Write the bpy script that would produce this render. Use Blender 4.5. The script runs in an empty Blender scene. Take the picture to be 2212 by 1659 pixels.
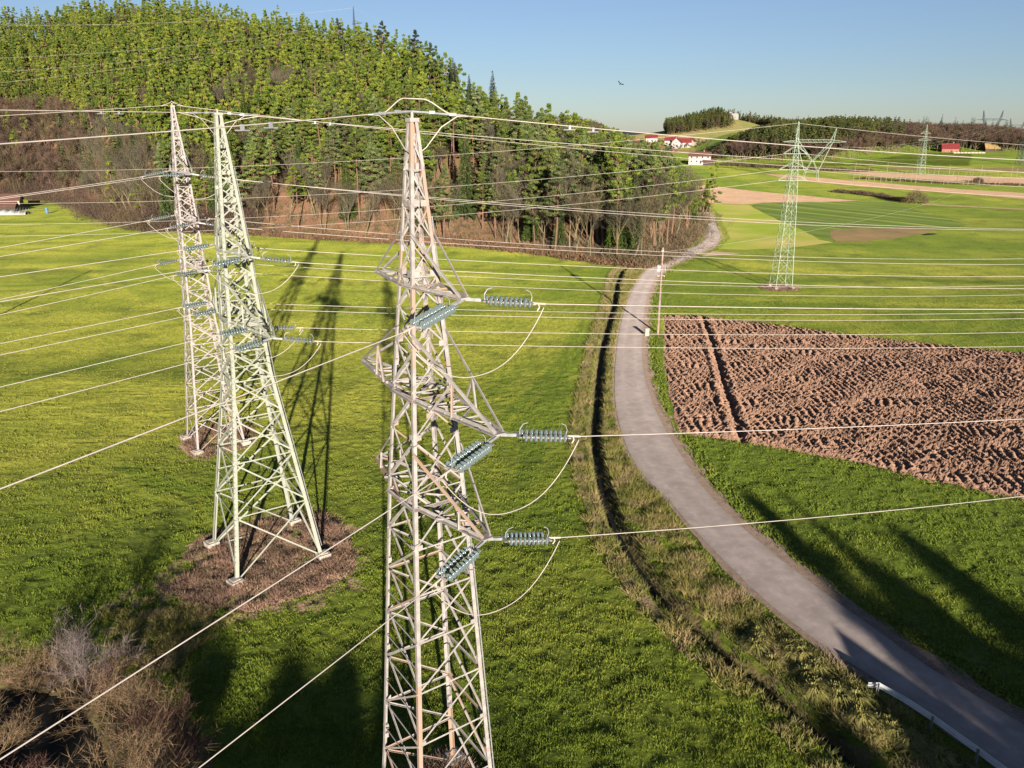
import bpy, math, random
import numpy as np
from mathutils import Vector, Matrix

random.seed(7)
RNG = np.random.default_rng(11)
R = math.radians
scn = bpy.context.scene
COL = scn.collection

# ------------------------------------------------------------------ view maths (photo measured on a 2212 x 1659 grid)
CH = 28.0; TILT = R(18.1); FPX = 1650.0
cT, sT = math.cos(TILT), math.sin(TILT)
HK = [(-400, 0), (350, 0), (400, .8), (450, 2.6), (500, 4.8), (550, 7.2), (600, 9.8), (650, 12), (700, 13.8), (800, 16.5), (1000, 20), (1400, 26), (3000, 26)]
HKX = np.array([k[0] for k in HK], float); HKZ = np.array([k[1] for k in HK], float)
def Hy(y): return float(np.interp(y, HKX, HKZ))
def ray(px, py):
    v = 829.5 - py
    return (px-1106, FPX*cT + v*sT, -FPX*sT + v*cT)
def G(px, py):
    """ground point (valley floor) seen at a photo pixel"""
    r = ray(px, py); k = r[2]/r[1]; bx = r[0]/r[1]
    lo, hi = 5.0, 2600.0
    f = lambda y: CH + k*y - Hy(y)
    if f(hi) > 0: return Vector((bx*hi, hi, Hy(hi)))
    a = lo
    for i in range(400):
        b = a*1.02
        if f(b) <= 0: break
        a = b
    lo, hi = a, b
    for i in range(40):
        m = (lo+hi)/2
        if f(m) > 0: lo = m
        else: hi = m
    return Vector((bx*lo, lo, Hy(lo)))
def ratio(py):
    r = ray(1106, py); return r[2]/r[1]
def bear(px, py=400):
    r = ray(px, py); return r[0]/r[1]
def V3(px, py, y):
    r = ray(px, py); return Vector((r[0]/r[1]*y, y, CH + r[2]/r[1]*y))
def rnd(a, b): return random.uniform(a, b)

# ------------------------------------------------------------------ object helpers
def tag(o, label=None, cat=None, group=None, kind=None):
    if label: o['label'] = label
    if cat: o['category'] = cat
    if group: o['group'] = group
    if kind: o['kind'] = kind
    return o
def empty(name, loc, label, cat, group=None, rz=0, kind=None):
    o = bpy.data.objects.new(name, None); COL.objects.link(o)
    o.location = loc; o.rotation_euler = (0, 0, rz); o.empty_display_size = .2
    return tag(o, label, cat, group, kind)
def link(name, me, parent=None, loc=None):
    o = bpy.data.objects.new(name, me); COL.objects.link(o)
    if parent is not None: o.parent = parent
    if loc is not None: o.location = loc
    return o

class MB:
    def __init__(s): s.v = []; s.f = []; s.m = []; s.t = []
    def add(s, vs, fs, mi=0, tint=.5):
        b = len(s.v); s.v += [tuple(v) for v in vs]; s.t += [tint]*len(vs)
        for f in fs: s.f.append([b+i for i in f]); s.m.append(mi)
    def box(s, c, d, rz=0, mi=0, tint=.5):
        cx, cy, cz = c; hx, hy, hz = d[0]/2, d[1]/2, d[2]/2; ca, sa = math.cos(rz), math.sin(rz)
        vs = []
        for z in (-hz, hz):
            for x, y in ((-hx, -hy), (hx, -hy), (hx, hy), (-hx, hy)):
                vs.append((cx+x*ca-y*sa, cy+x*sa+y*ca, cz+z))
        s.add(vs, [(3, 2, 1, 0), (4, 5, 6, 7), (0, 1, 5, 4), (1, 2, 6, 5), (2, 3, 7, 6), (3, 0, 4, 7)], mi, tint)
    def prism(s, poly, p, q, a, b, mi=0, tint=.5):
        p, q = Vector(p), Vector(q); n = len(poly)
        vs = [p+a*x+b*y for x, y in poly] + [q+a*x+b*y for x, y in poly]
        fs = [(i, (i+1) % n, n+(i+1) % n, n+i) for i in range(n)]
        fs += [tuple(range(n-1, -1, -1)), tuple(range(n, 2*n))]
        s.add(vs, fs, mi, tint)
    def angle(s, p, q, w, a=None, b=None, t=None, tint=.5, mi=0):
        """steel angle section from p to q"""
        p, q = Vector(p), Vector(q); d = (q-p).normalized()
        if a is None:
            a = d.orthogonal().normalized()
        a = (a - d*a.dot(d)).normalized()
        if b is None: b = d.cross(a)
        b = (b - d*b.dot(d) - a*b.dot(a)).normalized()
        t = t or max(.012, w*.12)
        s.prism([(0, 0), (w, 0), (w, t), (t, t), (t, w), (0, w)], p, q, a, b, mi, tint)
    def tube(s, pts, r, n=6, mi=0, tint=.5, cap=True):
        pts = [Vector(p) for p in pts]; rr = r if hasattr(r, '__len__') else [r]*len(pts)
        vs = []; a = None
        for i, p in enumerate(pts):
            d = (pts[min(i+1, len(pts)-1)]-pts[max(i-1, 0)]).normalized()
            if a is None: a = d.orthogonal().normalized()
            a = (a-d*a.dot(d)).normalized(); b = d.cross(a)
            for k in range(n):
                th = 2*math.pi*k/n; vs.append(p+(a*math.cos(th)+b*math.sin(th))*rr[i])
        fs = []
        for i in range(len(pts)-1):
            for k in range(n):
                k2 = (k+1) % n; fs.append((i*n+k, i*n+k2, (i+1)*n+k2, (i+1)*n+k))
        if cap: fs += [tuple(range(n-1, -1, -1)), tuple((len(pts)-1)*n+k for k in range(n))]
        s.add(vs, fs, mi, tint)
    def lathe(s, prof, n, origin, axis, mi=0, tint=.5):
        o = Vector(origin); d = Vector(axis).normalized(); a = d.orthogonal().normalized(); b = d.cross(a); vs = []
        for (x, r) in prof:
            for k in range(n):
                th = 2*math.pi*k/n; vs.append(o+d*x+(a*math.cos(th)+b*math.sin(th))*r)
        fs = []
        for i in range(len(prof)-1):
            for k in range(n):
                k2 = (k+1) % n; fs.append((i*n+k, i*n+k2, (i+1)*n+k2, (i+1)*n+k))
        s.add(vs, fs, mi, tint)
    def mesh(s, name, mats, smooth=False):
        me = bpy.data.meshes.new(name); me.from_pydata(s.v, [], s.f)
        for m in (mats if isinstance(mats, (list, tuple)) else [mats]): me.materials.append(m)
        me.polygons.foreach_set('material_index', s.m)
        if smooth: me.polygons.foreach_set('use_smooth', [True]*len(s.f))
        at = me.attributes.new('tint', 'FLOAT', 'POINT'); at.data.foreach_set('value', s.t)
        me.update(); return me
    def build(s, name, mats, parent=None, smooth=False): return link(name, s.mesh(name, mats, smooth), parent)

def soup_mesh(name, tris, mats, mi=None, tint=None):
    """mesh out of loose triangles: tris (N,3,3)"""
    tris = np.asarray(tris, np.float32); n = len(tris)
    me = bpy.data.meshes.new(name)
    me.vertices.add(n*3); me.vertices.foreach_set('co', tris.reshape(-1))
    me.loops.add(n*3); me.loops.foreach_set('vertex_index', np.arange(n*3, dtype=np.int32))
    me.polygons.add(n); me.polygons.foreach_set('loop_start', np.arange(0, n*3, 3, dtype=np.int32))
    for m in (mats if isinstance(mats, (list, tuple)) else [mats]): me.materials.append(m)
    if mi is not None: me.polygons.foreach_set('material_index', np.asarray(mi, np.int32))
    at = me.attributes.new('tint', 'FLOAT', 'POINT')
    tt = np.repeat(np.asarray(tint if tint is not None else np.full(n, .5), np.float32), 3)
    at.data.foreach_set('value', tt)
    me.update(calc_edges=True); me.validate(); return me
def grid_mesh(name, X, Y, Z, mat, smooth=True):
    ny, nx = X.shape; me = bpy.data.meshes.new(name)
    co = np.stack([X, Y, Z], -1).astype(np.float32).reshape(-1)
    me.vertices.add(nx*ny); me.vertices.foreach_set('co', co)
    i = (np.arange(ny-1)[:, None]*nx+np.arange(nx-1)[None, :]).reshape(-1)
    q = np.stack([i, i+1, i+1+nx, i+nx], -1).astype(np.int32)
    return me, q
def quads_to_mesh(me, q, mat, smooth=True):
    n = len(q); me.loops.add(n*4); me.loops.foreach_set('vertex_index', q.reshape(-1))
    me.polygons.add(n); me.polygons.foreach_set('loop_start', np.arange(0, n*4, 4, dtype=np.int32))
    me.polygons.foreach_set('use_smooth', np.full(n, smooth))
    me.materials.append(mat); me.update(calc_edges=True); return me
def inpoly(x, y, poly):
    c = np.zeros(x.shape, bool); n = len(poly)
    for i in range(n):
        x1, y1 = poly[i][0], poly[i][1]; x2, y2 = poly[(i+1) % n][0], poly[(i+1) % n][1]
        if y1 == y2: continue
        k = ((y1 > y) != (y2 > y)) & (x < (x2-x1)*(y-y1)/(y2-y1)+x1); c ^= k
    return c
def dist_poly(x, y, pl):
    d = np.full(x.shape, 1e9)
    for i in range(len(pl)-1):
        ax, ay = pl[i][0], pl[i][1]; bx, by = pl[i+1][0]-ax, pl[i+1][1]-ay
        t = np.clip(((x-ax)*bx+(y-ay)*by)/(bx*bx+by*by+1e-9), 0, 1)
        d = np.minimum(d, np.hypot(x-ax-bx*t, y-ay-by*t))
    return d
def vnoise(x, y, s, seed=0):
    x = x*s; y = y*s; xi = np.floor(x).astype(np.int64); yi = np.floor(y).astype(np.int64); fx = x-xi; fy = y-yi
    fx = fx*fx*(3-2*fx); fy = fy*fy*(3-2*fy)
    def h(a, b):
        n = (a*374761393+b*668265263+seed*974634777) & 0xffffffff
        n = ((n ^ (n >> 13))*1274126177) & 0xffffffff; n = n ^ (n >> 16)
        return (n & 0xffff)/65535.0
    return (h(xi, yi)*(1-fx)+h(xi+1, yi)*fx)*(1-fy)+(h(xi, yi+1)*(1-fx)+h(xi+1, yi+1)*fx)*fy

# ------------------------------------------------------------------ materials
def mat(name, c1, c2=None, c3=None, scale=1.0, rough=.8, bump=0, bscale=None, metal=0, sheen=0, obj_rand=0, tint=0, spec=.3,
        coords='Object', stretch=None, drough=0, detail=6, c2pos=(.35, .65), c3scale=None, c3pos=(.5, .7), trans=0, sheen_tint=None, bdist=.05):
    m = bpy.data.materials.new(name); m.use_nodes = True; nt = m.node_tree; N = nt.nodes; L = nt.links
    bs = N['Principled BSDF']; bs.inputs['Roughness'].default_value = rough; bs.inputs['Metallic'].default_value = metal
    bs.inputs['Specular IOR Level'].default_value = spec
    bs.inputs['Diffuse Roughness'].default_value = drough
    if sheen:
        bs.inputs['Sheen Weight'].default_value = sheen; bs.inputs['Sheen Roughness'].default_value = .6
        bs.inputs['Sheen Tint'].default_value = (*(sheen_tint or c1), 1)
    if trans: bs.inputs['Transmission Weight'].default_value = trans
    tc = N.new('ShaderNodeTexCoord'); src = tc.outputs[coords]
    if stretch:
        mp = N.new('ShaderNodeMapping'); mp.vector_type = 'TEXTURE'; mp.inputs['Scale'].default_value = [1/v for v in stretch[:3]]
        if len(stretch) > 3: mp.inputs['Rotation'].default_value = (0, 0, stretch[3])
        L.new(src, mp.inputs['Vector']); src = mp.outputs[0]
    def noise(sc, dt=detail):
        n = N.new('ShaderNodeTexNoise'); n.inputs['Scale'].default_value = sc; n.inputs['Detail'].default_value = dt
        L.new(src, n.inputs['Vector']); return n.outputs['Fac']
    def ramp(f, a, b):
        r = N.new('ShaderNodeMapRange'); r.inputs['From Min'].default_value = a; r.inputs['From Max'].default_value = b
        L.new(f, r.inputs['Value']); return r.outputs['Result']
    def mix(f, a, b):
        x = N.new('ShaderNodeMix'); x.data_type = 'RGBA'
        for sock, val in ((x.inputs['Factor'], f), (x.inputs['A'], a), (x.inputs['B'], b)):
            if hasattr(val, 'is_linked') or hasattr(val, 'links'): L.new(val, sock)
            elif isinstance(val, tuple): sock.default_value = (*val[:3], 1)
            else: sock.default_value = val
        return x.outputs['Result']
    col = None
    if c2 is None: c2 = tuple(v*.8 for v in c1)
    col = mix(ramp(noise(scale), *c2pos), c1, c2)
    if c3: col = mix(ramp(noise(c3scale or scale*6), *c3pos), col, c3)
    m['_'] = 1
    if tint or obj_rand:
        hs = N.new('ShaderNodeHueSaturation'); L.new(col, hs.inputs['Color'])
        vals = None
        if tint:
            at = N.new('ShaderNodeAttribute'); at.attribute_name = 'tint'
            mr = N.new('ShaderNodeMapRange'); mr.inputs['To Min'].default_value = 1-tint; mr.inputs['To Max'].default_value = 1+tint
            L.new(at.outputs['Fac'], mr.inputs['Value']); vals = mr.outputs['Result']
            mh = N.new('ShaderNodeMapRange'); mh.inputs['To Min'].default_value = .5+tint*.055; mh.inputs['To Max'].default_value = .5-tint*.055
            L.new(at.outputs['Fac'], mh.inputs['Value']); L.new(mh.outputs['Result'], hs.inputs['Hue'])
        if obj_rand:
            oi = N.new('ShaderNodeObjectInfo'); m2 = N.new('ShaderNodeMapRange')
            m2.inputs['To Min'].default_value = 1-obj_rand; m2.inputs['To Max'].default_value = 1+obj_rand
            L.new(oi.outputs['Random'], m2.inputs['Value'])
            if tint:
                fr = N.new('ShaderNodeMath'); fr.operation = 'MULTIPLY'; fr.inputs[1].default_value = 7.3; L.new(oi.outputs['Random'], fr.inputs[0])
                f2 = N.new('ShaderNodeMath'); f2.operation = 'FRACT'; L.new(fr.outputs[0], f2.inputs[0])
                sm = N.new('ShaderNodeMapRange'); sm.inputs['To Min'].default_value = .72; sm.inputs['To Max'].default_value = 1.05; L.new(f2.outputs[0], sm.inputs['Value']); L.new(sm.outputs['Result'], hs.inputs['Saturation'])
            if vals is not None:
                mm = N.new('ShaderNodeMath'); mm.operation = 'MULTIPLY'; L.new(vals, mm.inputs[0]); L.new(m2.outputs['Result'], mm.inputs[1]); vals = mm.outputs[0]
            else: vals = m2.outputs['Result']
        L.new(vals, hs.inputs['Value']); col = hs.outputs['Color']
    L.new(col, bs.inputs['Base Color'])
    if bump:
        b = N.new('ShaderNodeBump'); b.inputs['Strength'].default_value = bump; b.inputs['Distance'].default_value = bdist
        L.new(noise(bscale or scale*4, 8), b.inputs['Height']); L.new(b.outputs['Normal'], bs.inputs['Normal'])
    del m['_']
    return m
def tintmat(name, cA, cB, rough=.8, extra=None, var=.25, nscale=8, obj_rand=0, spec=.3, metal=0):
    """colour runs from cA to cB along the member's own tint, with a weathering noise over it"""
    m = mat(name, cA, tuple(v*(1-var) for v in cA), scale=nscale, rough=rough, spec=spec, metal=metal, obj_rand=obj_rand)
    nt = m.node_tree; N = nt.nodes; L = nt.links; bs = N['Principled BSDF']
    at = N.new('ShaderNodeAttribute'); at.attribute_name = 'tint'
    x = N.new('ShaderNodeMix'); x.data_type = 'RGBA'
    src = bs.inputs['Base Color'].links[0].from_socket
    L.new(src, x.inputs['A']); x.inputs['B'].default_value = (*cB, 1)
    tc = N.new('ShaderNodeTexCoord'); n = N.new('ShaderNodeTexNoise'); n.inputs['Scale'].default_value = .9; n.inputs['Detail'].default_value = 5
    L.new(tc.outputs['Object'], n.inputs['Vector'])
    ma = N.new('ShaderNodeMath'); ma.operation = 'ADD'; L.new(at.outputs['Fac'], ma.inputs[0]); L.new(n.outputs['Fac'], ma.inputs[1])
    mr = N.new('ShaderNodeMapRange'); mr.inputs['From Min'].default_value = 1.0; mr.inputs['From Max'].default_value = 1.4; L.new(ma.outputs[0], mr.inputs['Value'])
    L.new(mr.outputs['Result'], x.inputs['Factor']); L.new(x.outputs['Result'], bs.inputs['Base Color'])
    return m

GRASS_A = (.098, .138, .012); GRASS_B = (.165, .168, .022); GRASS_C = (.052, .094, .009)
M = {}
M['ground'] = mat('meadow grass', GRASS_A, GRASS_B, GRASS_C, scale=.055, rough=1, bump=.55, bscale=3.2, sheen=.0, drough=1, detail=9, c3scale=.11, c3pos=(.5, .68), spec=.1, bdist=.22)
def meadow_material(name, green, yellow, dark, soft=1.0, gs=1.0):
    m = bpy.data.materials.new(name); m.use_nodes = True; nt = m.node_tree; N = nt.nodes; L = nt.links; bs = N['Principled BSDF']
    bs.inputs['Roughness'].default_value = .9; bs.inputs['Specular IOR Level'].default_value = .12; bs.inputs['Diffuse Roughness'].default_value = 1
    at = N.new('ShaderNodeAttribute'); at.attribute_name = 'tint'; tc = N.new('ShaderNodeTexCoord')
    def noise(sc, d=6, ro=.6):
        n = N.new('ShaderNodeTexNoise'); n.inputs['Scale'].default_value = sc; n.inputs['Detail'].default_value = d; n.inputs['Roughness'].default_value = ro
        L.new(tc.outputs['Object'], n.inputs['Vector']); return n.outputs['Fac']
    def mr(src, a, b, c=0, d=1):
        r = N.new('ShaderNodeMapRange'); r.inputs['From Min'].default_value = a; r.inputs['From Max'].default_value = b; r.inputs['To Min'].default_value = c; r.inputs['To Max'].default_value = d; L.new(src, r.inputs['Value']); return r.outputs['Result']
    def mix(f, a, b):
        x = N.new('ShaderNodeMix'); x.data_type = 'RGBA'; L.new(f, x.inputs['Factor'])
        for k, v in (('A', a), ('B', b)):
            if isinstance(v, tuple): x.inputs[k].default_value = (*v, 1)
            else: L.new(v, x.inputs[k])
        return x.outputs['Result']
    c = mix(at.outputs['Fac'], green, yellow); c = mix(mr(noise(.16*gs, 8), .5, .72, 0, .75*soft), c, dark); c = mix(mr(noise(1.4*gs, 9, .75), .44, .66, 0, .8*soft), c, dark)
    mp = N.new('ShaderNodeMapping'); mp.inputs['Scale'].default_value = (.012, .075, 1); L.new(tc.outputs['Object'], mp.inputs['Vector']); nb = N.new('ShaderNodeTexNoise'); nb.inputs['Scale'].default_value = 1; nb.inputs['Detail'].default_value = 7; nb.inputs['Roughness'].default_value = .65; L.new(mp.outputs[0], nb.inputs['Vector'])
    c = mix(mr(nb.outputs['Fac'], .5, .68, 0, .65*soft), c, dark)  # stretched dark bands paint the shade of low swells into the grass colour
    hs = N.new('ShaderNodeHueSaturation'); L.new(c, hs.inputs['Color']); L.new(mr(noise(5*gs, 6, .8), .3, .7, .72, 1.28), hs.inputs['Value']); L.new(hs.outputs['Color'], bs.inputs['Base Color'])
    b = N.new('ShaderNodeBump'); b.inputs['Strength'].default_value = .8; b.inputs['Distance'].default_value = .16; L.new(noise(3.2*gs, 9, .7), b.inputs['Height']); L.new(b.outputs['Normal'], bs.inputs['Normal'])
    return m
M['ground'] = meadow_material('meadow grass', (.088, .120, .012), (.212, .212, .030), (.036, .052, .009))
M['bank_blade'] = mat('bank blades', (.085, .095, .018), (.055, .045, .02), (.13, .105, .045), scale=.8, rough=.8, tint=.4, c3scale=2)
M['verge_blade'] = mat('verge blades', (.10, .15, .012), (.16, .18, .02), scale=.3, rough=.7, tint=.4)
def blade_material(name, g, y):
    m = bpy.data.materials.new(name); m.use_nodes = True; nt = m.node_tree; N = nt.nodes; L = nt.links; bs = N['Principled BSDF']; bs.inputs['Roughness'].default_value = .65; bs.inputs['Specular IOR Level'].default_value = .2
    at = N.new('ShaderNodeAttribute'); at.attribute_name = 'tint'; r = N.new('ShaderNodeValToRGB'); L.new(at.outputs['Fac'], r.inputs['Fac'])
    el = r.color_ramp.elements; el[0].position = 0; el[0].color = (*g, 1); el[1].position = 1; el[1].color = (*y, 1); e = el.new(.5); e.color = (.168, .190, .020, 1)
    L.new(r.outputs['Color'], bs.inputs['Base Color']); return m
M['grass_blade'] = blade_material('grass blades', (.098, .148, .013), (.240, .238, .038))
M['meadow_bright'] = mat('bright meadow', (.115, .150, .016), (.19, .165, .05), scale=.035, rough=1, bump=.8, bscale=2.5, drough=1, spec=.1, c2pos=(.42, .62), bdist=.2)
M['crop'] = mat('young crop', (.066, .092, .017), (.042, .062, .012), (.13, .14, .032), scale=.22, rough=1, bump=.7, bscale=.9, drough=1, stretch=(.03, 1.0, 1, R(118)), c3scale=.33, c3pos=(.56, .66), spec=.1, detail=3, bdist=.25)
M['soil_pale'] = mat('pale stubble soil', (.26, .17, .115), (.21, .135, .09), (.18, .13, .065), scale=.12, rough=1, bump=.6, bscale=2, drough=1, spec=.05)
M['soil_dark'] = mat('damp soil', (.12, .078, .04), (.085, .06, .03), (.09, .09, .025), scale=.1, rough=1, bump=.6, bscale=2, drough=1, spec=.1)
M['plough'] = mat('ploughed clay', (.225, .132, .090), (.155, .092, .062), (.29, .18, .125), scale=.6, rough=1, bump=1, bscale=5, drough=1, spec=.05, bdist=.08)
M['dry'] = mat('dry grass', (.20, .145, .085), (.13, .12, .04), (.16, .10, .065), scale=.5, rough=1, bump=1, bscale=5, drough=1, spec=.05, bdist=.1)
M['bramble_ground'] = mat('dead bramble litter', (.23, .155, .10), (.12, .075, .05), (.29, .22, .13), scale=.8, rough=1, bump=1, bscale=6, drough=1, spec=.05, bdist=.1)
M['litter'] = mat('leaf litter', (.155, .085, .048), (.10, .056, .034), (.07, .065, .022), scale=.06, rough=1, bump=1, bscale=1.5, drough=1, spec=.05, bdist=.3)
M['asphalt'] = mat('worn asphalt', (.27, .225, .20), (.225, .185, .165), (.31, .26, .235), scale=.9, rough=.9, bump=.6, bscale=18, drough=.6, spec=.2, c3scale=1.6, c3pos=(.5, .78), bdist=.03, tint=.17, detail=12)
M['gravel'] = mat('gravel shoulder', (.20, .145, .11), (.14, .10, .075), (.25, .19, .15), scale=2, rough=1, bump=.9, bscale=14, drough=1, spec=.1, bdist=.04)
M['bank'] = mat('ditch bank', (.105, .088, .035), (.07, .052, .026), (.13, .11, .045), scale=.8, rough=1, bump=1, bscale=5, drough=1, spec=.1, bdist=.12)
M['water'] = mat('stream water', (.012, .013, .012), (.022, .02, .015), scale=1, rough=.6, spec=.05, bump=.3, bscale=3)
M['steel_rust'] = tintmat('weathered pink grey steel', (.285, .258, .238), (.265, .18, .13), rough=.6, var=.3, nscale=3)
M['steel_pink'] = tintmat('pale pink grey steel', (.30, .265, .25), (.25, .18, .14), rough=.6, var=.2, nscale=3)
M['steel_green'] = tintmat('pale green painted steel', (.255, .26, .21), (.20, .21, .16), rough=.5, var=.12, nscale=2)
M['steel_far'] = tintmat('faded green steel', (.22, .265, .19), (.18, .22, .15), rough=.6, var=.15, nscale=1)
M['steel_dark'] = tintmat('steel darkened as a silhouette', (.06, .08, .09), (.05, .06, .07), rough=.6)  # silhouette dark and distance blue painted into the steel colour
M['galv'] = mat('galvanised steel', (.27, .27, .27), (.2, .2, .2), scale=5, rough=.45, metal=.2)
M['wire'] = mat('aluminium conductor', (.38, .33, .29), (.31, .27, .24), scale=2, rough=.5, metal=0, spec=.4)
M['glass_disc'] = mat('blue green insulator glass', (.19, .235, .235), (.13, .175, .18), scale=4, rough=.12, spec=.8, trans=.25)
M['disc_cap'] = mat('zinc insulator cap', (.32, .25, .20), (.25, .19, .15), scale=6, rough=.5)
M['concrete'] = mat('weathered concrete', (.36, .31, .26), (.27, .235, .195), scale=3, rough=.95, bump=.4)
M['pole'] = mat('pale wooden pole', (.26, .19, .155), (.2, .14, .115), scale=3, rough=.9, bump=.3)
M['white'] = mat('white render', (.34, .315, .295), (.28, .26, .24), scale=.4, rough=.9)
M['cream'] = mat('cream render', (.36, .27, .20), (.31, .23, .17), scale=.4, rough=.9)
M['roof_red'] = mat('red roof tiles', (.17, .022, .022), (.12, .02, .02), scale=1, rough=.8, bump=.4)
M['roof_brown'] = mat('brown roof tiles', (.12, .055, .04), (.09, .045, .035), scale=1, rough=.8, bump=.4)
M['roof_thatch'] = mat('straw roof', (.25, .17, .06), (.19, .13, .05), scale=.6, rough=1, bump=.8)
M['brick'] = mat('bare brick', (.30, .12, .07), (.25, .1, .06), scale=.7, rough=.9)
M['wood_dark'] = mat('dark timber', (.06, .04, .03), (.04, .03, .02), scale=1, rough=.9, stretch=(1, 1, .2))
M['wood_pale'] = mat('cut firewood', (.42, .22, .10), (.25, .12, .06), scale=3, rough=.9, bump=.8)
M['pane'] = mat('window glass', (.03, .035, .04), (.02, .02, .03), scale=1, rough=.1, spec=.6)
M['plastic_white'] = mat('pale plastic sheet', (.34, .32, .29), (.26, .25, .22), scale=.8, rough=.5)
M['blue'] = mat('blue plastic', (.05, .16, .40), (.04, .12, .32), scale=2, rough=.5)
M['yellow'] = mat('yellow enamel', (.45, .28, .015), (.4, .25, .02), scale=3, rough=.5)
M['needle_pine'] = mat('pine needles', (.086, .118, .013), (.044, .070, .009), (.118, .134, .015), scale=.35, rough=.75, tint=.38, obj_rand=.28, spec=.2, c3scale=1.1)
M['needle_mid'] = mat('pine needles far wood', (.050, .062, .014), (.030, .038, .011), (.075, .082, .013), scale=.05, rough=.8, tint=.45, spec=.2, c3scale=.12)
M['needle_far'] = mat('pine needles far', (.084, .116, .012), (.046, .072, .009), (.112, .128, .013), scale=.06, rough=.75, tint=.45, spec=.2, c3scale=.16)
M['needle_spruce'] = mat('spruce needles', (.045, .068, .009), (.028, .048, .007), (.070, .092, .010), scale=.5, rough=.75, tint=.4, obj_rand=.2, spec=.2)
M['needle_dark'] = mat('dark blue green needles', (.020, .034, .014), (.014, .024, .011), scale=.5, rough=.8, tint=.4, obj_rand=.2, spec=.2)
M['bark_pine'] = mat('reddish pine bark', (.16, .085, .05), (.11, .065, .045), scale=1.5, rough=.95, bump=.5, obj_rand=.2)
M['bark_grey'] = mat('grey green bark', (.16, .13, .07), (.10, .082, .046), scale=1.2, rough=.95, bump=.4, obj_rand=.25)
M['twig'] = mat('bare twigs', (.095, .078, .040), (.065, .052, .030), scale=.3, rough=.9, tint=.35, obj_rand=.28)
M['twig_far'] = mat('far bare twigs', (.085, .052, .034), (.055, .036, .026), (.085, .07, .03), scale=.03, rough=.9, tint=.4, c3scale=.07)
M['twig_yellow'] = mat('yellow brown twigs', (.19, .125, .065), (.12, .08, .04), scale=1, rough=.8, tint=.3)
M['twig_mauve'] = mat('greyish pink twigs', (.17, .13, .12), (.12, .09, .085), scale=1, rough=.8, tint=.3)
M['twig_red'] = mat('reddish brown twigs', (.12, .06, .042), (.08, .04, .03), scale=1, rough=.8, tint=.3)
M['bramble'] = mat('dead undergrowth', (.17, .095, .055), (.11, .065, .04), (.20, .15, .065), scale=.25, rough=.95, tint=.4, spec=.1)
M['hedge'] = mat('brown hedge twigs', (.12, .085, .045), (.08, .062, .032), scale=.3, rough=.95, tint=.4)
M['tussock'] = mat('tussock grass', (.215, .185, .055), (.115, .125, .022), (.26, .19, .095), scale=.5, rough=.8, tint=.4, c3scale=.35)
M['brambles_near'] = mat('dead bracken', (.24, .155, .095), (.12, .07, .05), (.31, .235, .14), scale=.9, rough=.9, tint=.4)
M['hill_meadow'] = mat('hillside meadow', (.115, .108, .035), (.15, .115, .055), (.085, .10, .024), scale=.01, rough=1, drough=1, spec=.05)
M['far_hill'] = mat('far hill in haze blue', (.06, .075, .09), (.05, .06, .075), scale=.005, rough=1, spec=0)  # distance haze is put into this base colour as blue
M['feather'] = mat('black feathers', (.012, .012, .016), (.02, .02, .025), scale=6, rough=.6)

# ------------------------------------------------------------------ outlines read off the photograph, laid on the valley floor
def GP(pts): return [G(*p) for p in pts]
road_L = GP([(1519, 446), (1515.7, 461), (1515, 478), (1521, 498), (1526.5, 510), (1523, 519), (1508.8, 530.7), (1466, 544), (1438, 560), (1402.6, 577.6), (1383, 597), (1362, 634), (1349.5, 666), (1337, 719), (1329, 777), (1327, 850), (1333, 900), (1350, 960), (1375, 1010), (1405, 1045), (1444.8, 1080), (1483, 1128.5), (1550, 1199), (1631, 1280), (1715, 1350), (1803, 1413), (1891, 1468), (2010, 1545), (2120, 1625), (2260, 1740), (2420, 1900)])
road_R = GP([(1519, 446), (1527, 450), (1542, 465), (1545, 479.6), (1552.6, 496.5), (1559, 513.4), (1538, 535), (1505, 549), (1478.7, 561.7), (1448.6, 572), (1434.5, 583), (1417, 599), (1399, 638), (1390, 678), (1386, 746), (1388, 790), (1396, 830), (1412, 880), (1437, 930), (1465, 975), (1500, 1030), (1536, 1076), (1589, 1128.5), (1680, 1206), (1785.8, 1286.7), (1891, 1360.6), (1996.7, 1438), (2102, 1501), (2212, 1568), (2400, 1690), (2600, 1830)])
ditch = GP([(1372, 572), (1352, 580), (1340.7, 590), (1332, 618), (1326.5, 657), (1317.7, 687), (1307, 728), (1298, 767), (1290, 850), (1283, 930), (1290, 1000), (1305, 1060), (1330, 1130), (1370, 1200), (1420, 1265), (1480, 1330), (1560, 1400), (1640, 1465), (1750, 1550), (1880, 1665), (2020, 1790)])
plough_poly = GP([(1430, 680), (1530, 684), (1700, 703), (1830, 722), (2000, 741), (2212, 762), (2500, 785), (2500, 1150), (2212, 1082), (2000, 1040), (1840, 1000), (1650, 966), (1462, 936), (1442, 860), (1428, 790)])
patch2 = GP([(400, 1195), (440, 1160), (520, 1140), (640, 1112), (700, 1115), (740, 1150), (768, 1200), (760, 1240), (700, 1275), (620, 1300), (540, 1325), (450, 1312), (380, 1290), (330, 1270), (420, 1240)])
patch1 = GP([(392, 948), (430, 925), (500, 915), (545, 925), (552, 958), (520, 972), (440, 992), (405, 985)])
pond_poly = GP([(-250, 1480), (60, 1478), (150, 1500), (205, 1560), (235, 1640), (240, 1760), (100, 1850), (-300, 1850)])
road_poly = road_L + road_R[::-1]
shrub_poly = GP([(-120, 1440), (150, 1440), (300, 1480), (400, 1560), (470, 1660), (480, 1800), (250, 1850), (-300, 1850)])
tan_poly = GP([(270, 1290), (380, 1230), (420, 1170), (500, 1125), (640, 1095), (730, 1110), (790, 1190), (790, 1260), (700, 1300), (560, 1345), (430, 1400), (350, 1470), (300, 1480), (250, 1440), (200, 1360)])
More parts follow.
